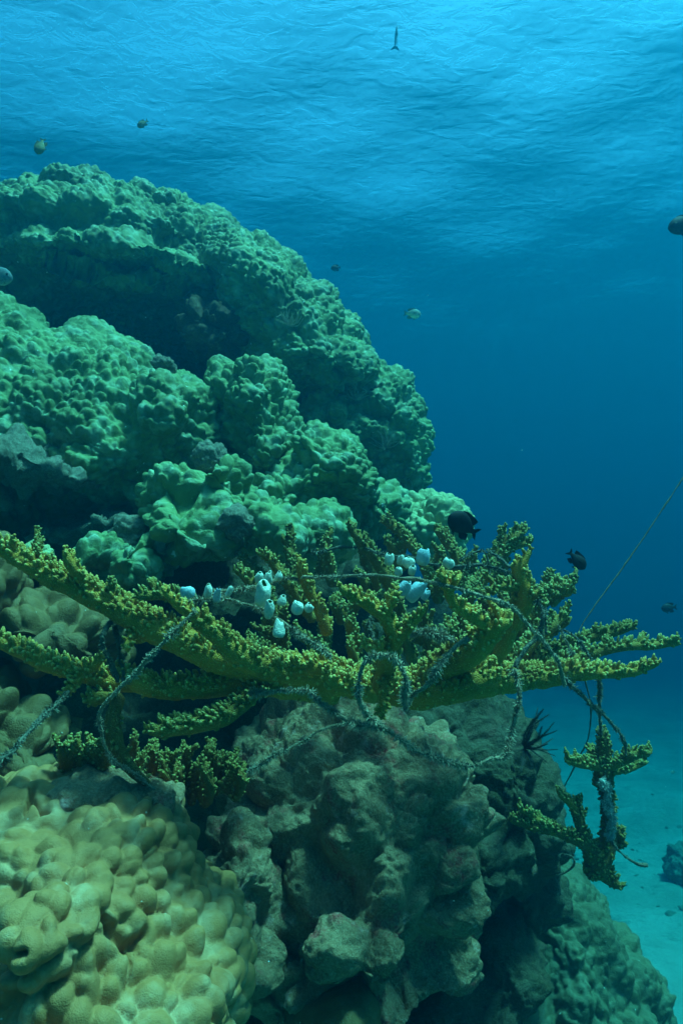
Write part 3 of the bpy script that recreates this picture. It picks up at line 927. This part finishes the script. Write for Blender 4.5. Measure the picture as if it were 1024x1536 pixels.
def rope(label, pts, rad, mat, fuzz=1.0, hair=(0.004, 0.011), seed=0, wob=0.006, cat='rope', name='rope', group='old ropes tangled in the coral'):
    g = np.random.default_rng(seed)
    C = catmull(np.array([P(*p) for p in pts]), 0.004)
    C = C + wob * np.stack([fbm(C * 14, 2, seed + i) for i in range(3)], 1)
    s = np.linspace(0, 1, len(C))
    R = rad * (1 + 0.42 * fbm(C * 26, 2, seed + 9))
    so = Soup()
    R = R * 0.54
    T, A, B = tube(so, C, R, 9, 0.12, seed, twist=2 * math.pi / (rad * 9))
    length = np.linalg.norm(np.diff(C, axis=0), axis=1).sum()
    n = int(fuzz * length * 4600)
    if n:
        i = g.integers(0, len(C), n)
        ph = g.uniform(0, 2 * math.pi, n)
        rd = np.cos(ph)[:, None] * A[i] + np.sin(ph)[:, None] * B[i]
        p0 = C[i] + rd * (R[i] * 0.85)[:, None] + T[i] * g.uniform(-.002, .002, (n, 1))
        clump = np.clip(0.7 + 0.9 * vnoise(p0 * 45, seed + 5), 0.25, 1.6)
        d = nrm(rd + 0.6 * g.normal(0, 1, (n, 3)) * 0.6 + np.array([0, 0, -0.25]))
        L = (g.uniform(*hair, n) * clump)[:, None]
        side = nrm(np.cross(d, g.normal(0, 1, (n, 3)))) * g.uniform(.0007, .0017, (n, 1))
        V = np.stack([p0 - side, p0 + side, p0 + d * L + side * .3], 1).reshape(-1, 3)
        k = np.arange(n)[:, None] * 3
        so.add(V, None, k + np.array([[0, 1, 2]]), np.tile([0.1, 0.1, 1.0], n))
    o = so.build(name, mat)
    return tag(o, label, cat, group)


rope('thick dark rope running down from a broken branch stub to the frame edge', [(99, 1040, 1.22), (75, 1065, 1.17), (48, 1093, 1.12), (15, 1128, 1.07), (-25, 1160, 1.04)], 0.0065, M_ROPED, .9, seed=1)
rope('fuzzy rope slanting down across the long staghorn branches then hanging free', [(292, 916, 1.11), (262, 950, 1.10), (233, 981, 1.10), (206, 1006, 1.12), (180, 1035, 1.15), (160, 1058, 1.16), (152, 1085, 1.17), (160, 1120, 1.19), (182, 1148, 1.21), (208, 1166, 1.23), (240, 1188, 1.26)], 0.0045, M_ROPE, .9, seed=2)
rope('thick furry rope loop drooping behind the slanting rope between two branches', [(168, 935, 1.24), (158, 950, 1.22), (158, 975, 1.22), (168, 1000, 1.22), (178, 1025, 1.22)], 0.0075, M_ROPED, 1.4, (0.004, 0.010), seed=3)
rope('dark furry rope strand hanging beside the thick furry loop', [(172, 940, 1.26), (178, 965, 1.24), (180, 995, 1.23), (184, 1022, 1.22)], 0.0065, M_ROPED, 1.0, seed=4)
rope('furry rope carrying the row of white sea squirts over the thicket', [(262, 905, 1.25), (300, 900, 1.25), (340, 902, 1.25), (380, 912, 1.24), (405, 922, 1.24), (432, 940, 1.22), (466, 960, 1.19), (496, 981, 1.17)], 0.0055, M_ROPE, 1.1, seed=5)
rope('second furry rope strand running above the squirt carrying rope', [(310, 893, 1.3), (350, 885, 1.32), (385, 880, 1.33), (410, 872, 1.36), (470, 866, 1.38)], 0.0075, M_ROPE, 1.6, (0.004, 0.011), seed=6)
rope('long taut pale rope stretched across the thicket to the outer branches', [(455, 866, 1.30), (552, 864, 1.23), (621, 870, 1.16), (681, 882, 1.10), (724, 895, 1.10), (767, 912, 1.12), (796, 942, 1.15), (816, 962, 1.18), (835, 989, 1.22), (846, 1026, 1.27)], 0.0050, M_ROPE, .7, (0.002, 0.006), seed=7, wob=.002)
rope('dark bowed rope reaching from the plate tip down to the hanging coral', [(846, 1018, 1.34), (882, 1052, 1.50), (915, 1083, 1.68), (934, 1110, 1.82), (939, 1134, 1.86)], 0.0068, M_ROPED, .3, seed=8, wob=.002)
rope('short straight dark rope holding up the hanging coral', [(897, 1012, 1.44), (899, 1040, 1.6), (898, 1070, 1.75), (901, 1100, 1.87)], 0.0065, M_ROPED, .4, seed=9, wob=.002)
rope('big furry rope loop sagging in front of the mottled rock', [(771, 1002, 1.24), (781, 1032, 1.22), (777, 1066, 1.21), (768, 1100, 1.2), (756, 1138, 1.18), (736, 1143, 1.17), (707, 1150, 1.16), (676, 1146, 1.15), (646, 1136, 1.14), (615, 1122, 1.12), (583, 1102, 1.1), (556, 1080, 1.09), (538, 1050, 1.08), (533, 1020, 1.08), (542, 998, 1.08), (562, 985, 1.07), (585, 984, 1.07), (600, 1000, 1.08), (608, 1030, 1.10), (604, 1058, 1.14)], 0.0058, M_ROPE, 1.1, seed=10)
rope('fuzzy rope trailing under the plate along the top of the mottled rock', [(372, 1036, 1.2), (420, 1036, 1.2), (457, 1038, 1.19), (474, 1050, 1.19), (500, 1066, 1.19), (530, 1082, 1.18), (565, 1090, 1.16), (590, 1095, 1.14)], 0.0055, M_ROPE, 1.6, (0.004, 0.013), seed=11)
rope('furry rope climbing from under the plate past the forked antler branch', [(604, 1062, 1.16), (622, 1040, 1.13), (642, 1022, 1.12), (662, 996, 1.12), (680, 976, 1.13), (700, 958, 1.16)], 0.0060, M_ROPE, 1.2, seed=12)
rope('thin dark rope arching along the far side of the thicket to the outer bush', [(470, 828, 1.7), (530, 822, 1.7), (580, 830, 1.65), (621, 839, 1.6), (681, 847, 1.55), (724, 846, 1.52), (760, 854, 1.5), (797, 878, 1.45), (814, 896, 1.42), (818, 948, 1.40)], 0.0060, M_ROPED, .6, seed=13)
rope('small dark rope arch over the outermost tall branchlets', [(690, 840, 1.7), (706, 831, 1.7), (722, 827, 1.7), (730, 842, 1.7), (731, 872, 1.68)], 0.0055, M_ROPED, .3, seed=14)
rope('dark rope slanting from the small arch to the stubby upright branch', [(728, 824, 1.66), (745, 836, 1.6), (767, 851, 1.5)], 0.0055, M_ROPED, .3, seed=15)
rope('dark rope crossing the outer ends of the two lowest branches', [(846, 944, 1.44), (866, 962, 1.42), (886, 988, 1.41)], 0.0062, M_ROPED, .5, seed=16)
rope('ragged furry rope end dangling beside the taut pale rope', [(806, 900, 1.3), (815, 925, 1.28), (812, 948, 1.28), (790, 970, 1.26), (772, 1000, 1.24)], 0.0062, M_ROPED, .9, seed=17)
rope('thin whiskery rope scrap hung near the outer branch forks', [(838, 936, 1.44), (846, 956, 1.43), (856, 980, 1.42)], 0.0035, M_ROPE, 1.6, seed=18)
rope('frayed grey rope tangle bunched behind the forked antler branch', [(620, 950, 1.22), (640, 946, 1.2), (660, 950, 1.2), (676, 958, 1.21)], 0.0070, M_ROPE, 3.0, (0.006, 0.018), seed=19)
rope('knotted furry rope standing in the dark middle of the thicket', [(560, 965, 1.22), (556, 940, 1.24), (560, 920, 1.26)], 0.006, M_ROPED, 1.0, seed=20)
rope('algae crusted rope lying down the side of the mottled rock', [(376, 1160, 1.5), (419, 1133, 1.5), (450, 1112, 1.5), (478, 1096, 1.5), (526, 1086, 1.48)], 0.0055, M_ROPE, 1.0, seed=21)
rope('stiff dark rope end poking out below the hanging coral', [(913, 1246, 1.86), (921, 1266, 1.86), (938, 1284, 1.86), (956, 1296, 1.86), (970, 1301, 1.86)], 0.0072, M_ROPED, .3, seed=22)
rope('small dark rope ring curling from the shaded rock near the hanging coral', [(834, 1312, 1.95), (850, 1306, 1.95), (859, 1296, 1.95), (855, 1284, 1.95), (842, 1280, 1.95), (838, 1284, 1.97)], 0.0050, M_ROPED, .2, seed=23)
rope('white crusted rope wrapped around the stem of the hanging coral', [(903, 1170, 1.865), (911, 1186, 1.86), (907, 1203, 1.86), (915, 1222, 1.86), (911, 1240, 1.86), (917, 1258, 1.86)], 0.014, rope_mat('white_crusted_rope', (0.16, 0.15, 0.12), (0.52, 0.52, 0.46), (0.45, 0.45, 0.40)), 2.5, (0.005, 0.014), seed=24, wob=.008)
rope('thin dark mooring line rising through open water past the coral', [(1075, 640, 2.6), (1024, 716, 2.5), (945, 835, 2.4), (868, 946, 2.3), (872, 1000, 2.3), (885, 1058, 2.3), (882, 1106, 2.32), (868, 1136, 2.34), (846, 1180, 2.36)], 0.0045, M_ROPED, 0, seed=25, wob=.001, cat='line', name='mooring_line', group=None)

# ================================================================== SEA SQUIRTS
m_sq, nt, out = newmat('white_sea_squirt')
c = mixc(nt, noise_fac(nt, 60, 0.4, 0.7, 4), (0.66, 0.57, 0.45), (0.40, 0.38, 0.30))
c = mixc(nt, noise_fac(nt, 420, 0.58, 0.68, 2), c, (0.30, 0.36, 0.32))
finish(nt, out, c, [(noise_fac(nt, 300, 0.2, 0.8, 3), 0.002, 0.6)], 0.6, 0.3)
m_sq2, nt, out = newmat('grey_blue_sea_squirt')
c = mixc(nt, noise_fac(nt, 60, 0.4, 0.7, 4), (0.36, 0.44, 0.46), (0.26, 0.34, 0.37))
finish(nt, out, c, [(noise_fac(nt, 300, 0.2, 0.8, 3), 0.002, 0.6)], 0.6, 0.3)
m_sqg, nt, out = newmat('green_siphon_lining')
finish(nt, out, (0.035, 0.13, 0.03), rough=0.6)
SQ_PROF = [(0.0, -0.02), (0.34, 0.0), (0.44, 0.10), (0.5, 0.28), (0.5, 0.5), (0.46, 0.72), (0.36, 0.88), (0.29, 0.97), (0.24, 1.0), (0.20, 0.98)]
SQ_IN = [(0.205, 0.985), (0.19, 0.93), (0.17, 0.80), (0.10, 0.70), (0.0, 0.68)]


def lathe(prof, c, ax, h, w, seg=18, wob=0.30, seed=0):
    ax = nrm(np.asarray(ax, float))
    a = nrm(np.cross([0.2, 1, 0.1], ax))
    b = np.cross(ax, a)
    ph = np.arange(seg) * 2 * math.pi / seg
    V = np.array([c + ax * (z * h) + (a * math.cos(p) + b * math.sin(p)) * r * w for r, z in prof for p in ph])
    q = V - c
    V = c + q * (1 + wob * vnoise(V / w * 1.3, seed)[:, None] + 0.10 * fbm(V / w * 3.2, 2, seed + 40)[:, None])
    Q = np.array([[i * seg + j, i * seg + (j + 1) % seg, (i + 1) * seg + (j + 1) % seg, (i + 1) * seg + j] for i in range(len(prof) - 1) for j in range(seg)])
    return V, Q


SQ = [  # px, py of the base, d, height px, width px, tilt (x, towards viewer), label, grey?
    (285, 896, 1.22, 19, 25, -.3, .3, 'broad pale blue sea squirt at the inner end of the furry rope', 1),
    (311, 896, 1.22, 17, 13, .1, .2, 'small pointed white sea squirt second along the furry rope', 0),
    (324, 903, 1.21, 19, 12, .3, .4, 'slim bluish sea squirt standing in front of the pointed one', 1),
    (340, 896, 1.22, 18, 12, .5, .2, 'tilted slim white sea squirt leaning over on the furry rope', 0),
    (388, 875, 1.3, 16, 14, .1, .3, 'white sea squirt first of the three in the upper row', 0),
    (402, 874, 1.31, 18, 15, .1, .3, 'pale round sea squirt in the middle of the upper row of three', 0),
    (417, 870, 1.32, 14, 12, .2, .3, 'small whitish sea squirt last of the three in the upper row', 0),
    (393, 907, 1.21, 36, 23, .15, .35, 'tallest white sea squirt with a lumpy shoulder in the rope cluster', 0),
    (421, 907, 1.22, 16, 15, .3, .3, 'small white sea squirt sitting just beyond the tallest one', 0),
    (402, 927, 1.19, 24, 17, .15, .4, 'white barrel sea squirt with a green rim below the tallest one', 0),
    (444, 920, 1.2, 21, 21, .25, .3, 'plump white sea squirt with a dark green top beside its small neighbour', 0),
    (462, 917, 1.21, 15, 13, .25, .4, 'small round sea squirt touching the plump green topped one', 0),
    (418, 956, 1.17, 24, 21, .05, -.2, 'square shouldered white sea squirt lowest of them all', 0),
    (582, 847, 1.36, 17, 18, .1, .3, 'round white sea squirt at the inner end of the far cluster', 0),
    (598, 846, 1.4, 13, 12, .2, .3, 'tiny white sea squirt behind the far cluster', 0),
    (612, 850, 1.37, 18, 22, .1, .4, 'wide white sea squirt in the middle of the far cluster', 0),
    (598, 862, 1.34, 15, 16, -.2, .5, 'speckled white sea squirt low in front of the far cluster', 0),
    (634, 846, 1.4, 20, 22, .1, .3, 'bluish sea squirt at the outer end of the far cluster', 1),
    (617, 862, 1.35, 13, 12, .1, .4, 'little pale sea squirt under the wide one in the far cluster', 0),
    (672, 851, 1.38, 14, 22, .1, .3, 'lone white sea squirt on the arching dark rope below the black fish', 0),
    (600, 891, 1.2, 20, 20, .6, .3, 'grey sea squirt half hidden behind the pale antler tip', 1),
    (612, 900, 1.22, 30, 22, .9, .2, 'large grey blue sea squirt lying on its side beyond the antler', 1),
    (634, 899, 1.24, 15, 13, .5, .2, 'small grey blue sea squirt at the end of the large reclining one', 1),
]
for i, (px, py, d, hp, wp, tx, ty, lab, gr) in enumerate(SQ):
    c = P(px, py, d)
    ax = np.array([tx, -ty - 0.15, 1.0])
    h, w = hp * d / F, 0.9 * wp * d / F
    V, Q = lathe(SQ_PROF, c, ax, h, w, seed=i)
    body = mesh_obj('sea_squirt', V, Q, m_sq2 if gr else m_sq, base=c)
    tag(body, lab, 'sea squirt', 'sea squirts growing on the ropes')
    V, Q = lathe(SQ_IN, c, ax, h, w, seed=i)
    mesh_obj('siphon', V, Q, m_sqg, body)

# ================================================================== FISH
def fish_mat(name, back, belly):
    m, nt, out = newmat(name)
    at = N(nt, 'ShaderNodeAttribute')
    at.attribute_name = 'tip'
    c = mixc(nt, at.outputs['Fac'], belly, back)
    c = mixc(nt, noise_fac(nt, 120, 0.5, 0.75, 3), c, tuple(0.6 * a for a in back))
    finish(nt, out, c, [(noise_fac(nt, 500, 0.0, 0.6, typ='ShaderNodeTexVoronoi'), 0.001, 0.4)], 0.7, 0.12)
    return m


F_BLACK = fish_mat('black_damsel_skin', (0.012, 0.011, 0.012), (0.022, 0.020, 0.02))
F_DUSK = fish_mat('dusky_fish_skin', (0.025, 0.03, 0.03), (0.05, 0.05, 0.045))
F_GREY = fish_mat('grey_fish_skin', (0.12, 0.14, 0.14), (0.28, 0.29, 0.27))
F_OLIVE = fish_mat('olive_fish_skin', (0.12, 0.11, 0.045), (0.20, 0.18, 0.08))
F_PALE = fish_mat('pale_fish_skin', (0.22, 0.26, 0.22), (0.75, 0.75, 0.66))
m_eye, nt, out = newmat('dark_fish_eye')
finish(nt, out, (0.006, 0.006, 0.007), rough=0.15, spec=0.6)

DEEP = [(0, .02, .02), (.03, .10, .07), (.10, .20, .12), (.20, .27, .155), (.32, .31, .165), (.45, .30, .15), (.58, .255, .12), (.70, .18, .08), (.80, .11, .05), (.88, .075, .03), (.92, .08, .022)]
SLIM = [(0, .015, .02), (.04, .06, .05), (.12, .11, .085), (.24, .145, .105), (.38, .15, .105), (.52, .14, .09), (.66, .11, .065), (.78, .075, .042), (.88, .05, .025), (.92, .05, .018)]


def fin(parent, pts, up, side, C0, fw, L, mat, name, th=0.006):
    """pts in (along, up) units of body length; a thin double skin fin"""
    n = len(pts)
    c = np.array([sum(p[0] for p in pts) / n, sum(p[1] for p in pts) / n])
    rim = np.array([C0 + fw * (p[0] * L) + up * (p[1] * L) for p in pts])
    mid = C0 + fw * (c[0] * L) + up * (c[1] * L)
    V = np.vstack([rim, mid + side * th * L, mid - side * th * L])
    k = np.arange(n)
    t = np.vstack([np.stack([k, (k + 1) % n, np.full(n, n)], 1), np.stack([(k + 1) % n, k, np.full(n, n + 1)], 1)])
    return mesh_obj(name, V, t, mat, parent, attrs={'tip': np.ones(len(V))}, smooth=False)


def fish(label, px, py, d, len_px, ang, mat, prof=DEEP, yaw=0.0, roll=0.0, deep=1.0, name='reef_fish', group=None, fork=0.05):
    """ang: heading in the picture, degrees from +x, up positive; yaw turns the head towards (+) or away from the viewer"""
    L = len_px * d / F
    a, y = math.radians(ang), math.radians(yaw)
    fw0 = RIGHT * math.cos(a) + UPV * math.sin(a)
    head = fw0 * math.cos(y) - FWD * math.sin(y)
    up0 = -RIGHT * math.sin(a) + UPV * math.cos(a)
    if up0[2] < 0:
        up0 = -up0
    side = np.cross(head, up0)
    r = math.radians(roll)
    up = up0 * math.cos(r) + side * math.sin(r)
    side = np.cross(head, up)
    bk = -head
    C0 = P(px, py, d) + head * L * 0.5           # the snout
    seg, V, at = 20, [], []
    for t, h, w in prof:
        cc = C0 + bk * t * L + up * (0.02 * math.sin(t * 3)) * L
        for k in range(seg):
            p = 2 * math.pi * k / seg
            V.append(cc + up * (math.cos(p) * h * deep * L) + side * (math.sin(p) * w * L))
            at.append(0.5 + 0.5 * math.cos(p))
    n = len(prof)
    V += [C0, C0 + bk * 0.93 * L]
    at += [.5, .5]
    Q = [[i * seg + j, (i + 1) * seg + j, (i + 1) * seg + (j + 1) % seg, i * seg + (j + 1) % seg] for i in range(n - 1) for j in range(seg)]
    T = [[j, (j + 1) % seg, n * seg] for j in range(seg)] + [[(n - 1) * seg + (j + 1) % seg, (n - 1) * seg + j, n * seg + 1] for j in range(seg)]
    body = mesh_obj(name, np.array(V), [np.array(Q), np.array(T)], mat, base=P(px, py, d), attrs={'tip': np.clip(np.array(at) * 1.6 - .3, 0, 1)})
    tag(body, label, 'fish', group)
    H = max(h for _, h, _ in prof) * deep
    fin(body, [(.88, .06), (1.0, .16), (1.10, .20), (1.04, .09), (1.0 - fork, 0), (1.04, -.09), (1.10, -.19), (1.0, -.15), (.88, -.06)], up, side, C0, bk, L, mat, 'tail_fin')
    fin(body, [(.25, H * .82), (.32, H * 1.1), (.45, H * 1.22), (.60, H * 1.18), (.74, H * 1.12), (.88, H * .98), (.84, H * .6), (.78, H * .36), (.6, H * .6), (.4, H * .85)], up, side, C0, bk, L, mat, 'dorsal_fin')
    fin(body, [(.52, -H * .75), (.60, -H * 1.12), (.72, -H * 1.14), (.86, -H * .95), (.80, -H * .45), (.70, -H * .5)], up, side, C0, bk, L, mat, 'anal_fin')
    fin(body, [(.30, -H * .9), (.36, -H * 1.2), (.46, -H * 1.32), (.42, -H * 1.0), (.38, -H * .85)], up, side, C0, bk, L, mat, 'pelvic_fin')
    for s in (-1, 1):
        w0 = C0 + side * (s * .155 * (1 if prof is DEEP else .65) * L)
        fin(body, [(.28, .02), (.36, .06), (.46, .03), (.45, -.05), (.36, -.06), (.29, -.03)], nrm(up + side * s * .3), side, w0, bk, L, mat, 'pectoral_fin')
        e = C0 + bk * (.115 * L) + up * (.055 * L * deep) + side * (s * (.118 if prof is DEEP else .078) * L)
        er = .027 * L
        EV = np.array([e + er * np.array([math.sin(t) * math.cos(p), math.sin(t) * math.sin(p), math.cos(t)]) for t in np.linspace(0.01, math.pi - .01, 7) for p in np.arange(10) * .6283])
        EQ = np.array([[i * 10 + j, i * 10 + (j + 1) % 10, (i + 1) * 10 + (j + 1) % 10, (i + 1) * 10 + j] for i in range(6) for j in range(10)])
        mesh_obj('eye', EV, EQ, m_eye, body)
    return body


G = 'small fish swimming about the reef'
fish('black damselfish hovering over the thicket in front of the pale coral head', 693, 787, 1.75, 52, 148, F_BLACK, yaw=15, deep=1.05, group=G)
fish('small dark damselfish diving head down in open water beside the mooring line', 865, 841, 2.0, 33, -50, F_BLACK, yaw=10, deep=.95, group=G)
fish('big blunt headed dusky fish cut off by the frame edge in open water', 1026, 338, 2.6, 58, 195, F_DUSK, yaw=15, deep=.75, group=G)
fish('plain grey fish nosing out of the frame edge at the cave mouth', -8, 414, 2.6, 62, -12, F_GREY, SLIM, yaw=10, deep=1.5, group=G)
fish('olive fish pointing straight down above the reef crest', 61, 220, 3.2, 27, -100, F_OLIVE, yaw=15, deep=.95, group=G)
fish('tiny olive fish swimming slantwise high above the reef crest', 214, 186, 4.2, 18, -140, F_OLIVE, yaw=10, deep=.9, group=G)
fish('faint little grey fish out in the blue beyond the coral ridge', 503, 402, 5.2, 14, 190, F_DUSK, yaw=10, group=G)
fish('bright pale bellied fish alone in the blue water beyond the ridge', 619, 471, 4.0, 24, -8, F_PALE, yaw=10, deep=.95, group=G)
fish('dim hazy fish hovering in the distance above the outer branch tips', 1002, 912, 4.0, 24, 185, F_DUSK, yaw=10, deep=.9, group=G)
fish('thin upright needle shaped fish just under the water surface', 594, 56, 6.0, 34, 85, F_GREY, SLIM, deep=.35, group=G)
fish('speck sized pale fish far off over the sand', 1008, 1158, 4.5, 7, 170, F_PALE, deep=.9, group=G)

# ================================================================== FEATHER STAR AND HYDROIDS
def plume(name, label, cat, base, ends, mat, r0, pin, npin, seed, group=None, droop=0.15):
    g = np.random.default_rng(seed)
    so = Soup()
    b = P(*base)
    for e in ends:
        q = P(*e)
        m = (b + q) / 2 + g.normal(0, .012, 3) + np.array([0, 0, droop * np.linalg.norm(q - b) * g.uniform(-.6, 1)])
        C = catmull(np.array([b, m, q]), 0.006)
        T, A, B = tube(so, C, np.linspace(r0, r0 * .35, len(C)), 5, 0, tipattr=np.zeros(len(C)))
        n = npin
        i = g.integers(1, len(C), n)
        sgn = g.choice([-1, 1], n)[:, None]
        d = nrm(A[i] * sgn + T[i] * .8 + g.normal(0, .2, (n, 3)))
        L = (pin * g.uniform(.6, 1.1, n) * np.clip(1.25 - i / len(C), .3, 1))[:, None]
        s = nrm(np.cross(d, B[i])) * .0012
        p0 = C[i]
        V = np.stack([p0 - s, p0 + s, p0 + d * L], 1).reshape(-1, 3)
        so.add(V, None, np.arange(n)[:, None] * 3 + np.array([[0, 1, 2]]), np.tile([0, 0, 1.0], n))
    return tag(so.build(name, mat, base=b), label, cat, group)


M_CRIN = rope_mat('dark_feather_star', (0.035, 0.03, 0.025), (0.06, 0.05, 0.04), (0.07, 0.06, 0.05))
M_HYD = rope_mat('pale_hydroid', (0.30, 0.29, 0.22), (0.40, 0.38, 0.30), (0.55, 0.52, 0.42))
g2 = np.random.default_rng(3)
plume('feather_star', 'dark feather star with spread arms clinging to the shaded outer rock', 'feather star', (786, 1122, 2.05),
      [(814, 1064, 2.0), (822, 1072, 2.05), (830, 1084, 2.0), (834, 1096, 1.98), (828, 1108, 2.1), (836, 1124, 2.0), (832, 1134, 2.05), (806, 1062, 2.1),
       (818, 1142, 2.0), (800, 1078, 1.95), (812, 1090, 1.95), (820, 1116, 1.95), (798, 1150, 1.98), (780, 1156, 1.95)], M_CRIN, 0.0032, 0.016, 220, 31)
for lab, c, r in (('pale feathery tuft on the coral ridge near the cave end', (432, 488, 3.28), 26), ('grey feathery tuft on the shaded coral column', (578, 672, 3.55), 30),
                  ('whitish feathery tuft in the cleft between the column and the mound', (533, 600, 3.5), 24)):
    plume('hydroid_tuft', lab, 'hydroid', c, [(c[0] + r * math.sin(t) * g2.uniform(.7, 1), c[1] - r * math.cos(t) * g2.uniform(.7, 1.1), c[2] - g2.uniform(0, .1)) for t in np.linspace(-1.2, 1.2, 16)],
          M_HYD, 0.0028, 0.016, 60, int(c[0]), 'feathery tufts growing on the reef')

# ================================================================== rubble on the sand, drifting specks
so = Soup()
g3 = np.random.default_rng(21)
OV = nrm(np.array([[math.sin(t) * math.cos(p), math.sin(t) * math.sin(p), math.cos(t)] for t in np.linspace(.02, math.pi - .02, 6) for p in np.arange(8) * math.pi / 4]))
OQ = np.array([[i * 8 + j, (i + 1) * 8 + j, (i + 1) * 8 + (j + 1) % 8, i * 8 + (j + 1) % 8] for i in range(5) for j in range(8)])
for k in range(1300):
    yy = 3.2 + 9 * g3.uniform() ** 1.4
    xx = yy * g3.uniform(0.2, 1.3)
    c = np.array([xx, yy, 0.0])
    if vnoise(c[None] * .9, 77)[0] < -0.05:
        continue
    c[2] = sand_z(c[None])[0]
    r = 0.010 + 0.06 * g3.uniform() ** 4
    so.add(c + OV * r * np.array([1, 1, .5]) * g3.uniform(.5, 1.3, 3) * (1 + .35 * vnoise(OV * 1.7 + k * 3.1, 5))[:, None], OQ)
tag(so.build('rubble', M_TURF, base=np.zeros(3)), 'scattered grey coral rubble over the pale sand', None, None, 'stuff')

so = Soup()
for k in range(170):
    c = P(g3.uniform(-60, 1084), g3.uniform(-60, 1596), 0.6 + 3.0 * g3.uniform() ** 0.7)
    r = g3.uniform(.0003, .0010)
    so.add(c + OV * r * g3.uniform(.5, 1.5, 3), OQ)
m_sn, nt, out = newmat('pale_drifting_specks')
finish(nt, out, (0.6, 0.6, 0.55), rough=.9)
tag(so.build('drifting_specks', m_sn, base=P(512, 768, 1)), 'fine pale specks adrift in the water', None, None, 'stuff')
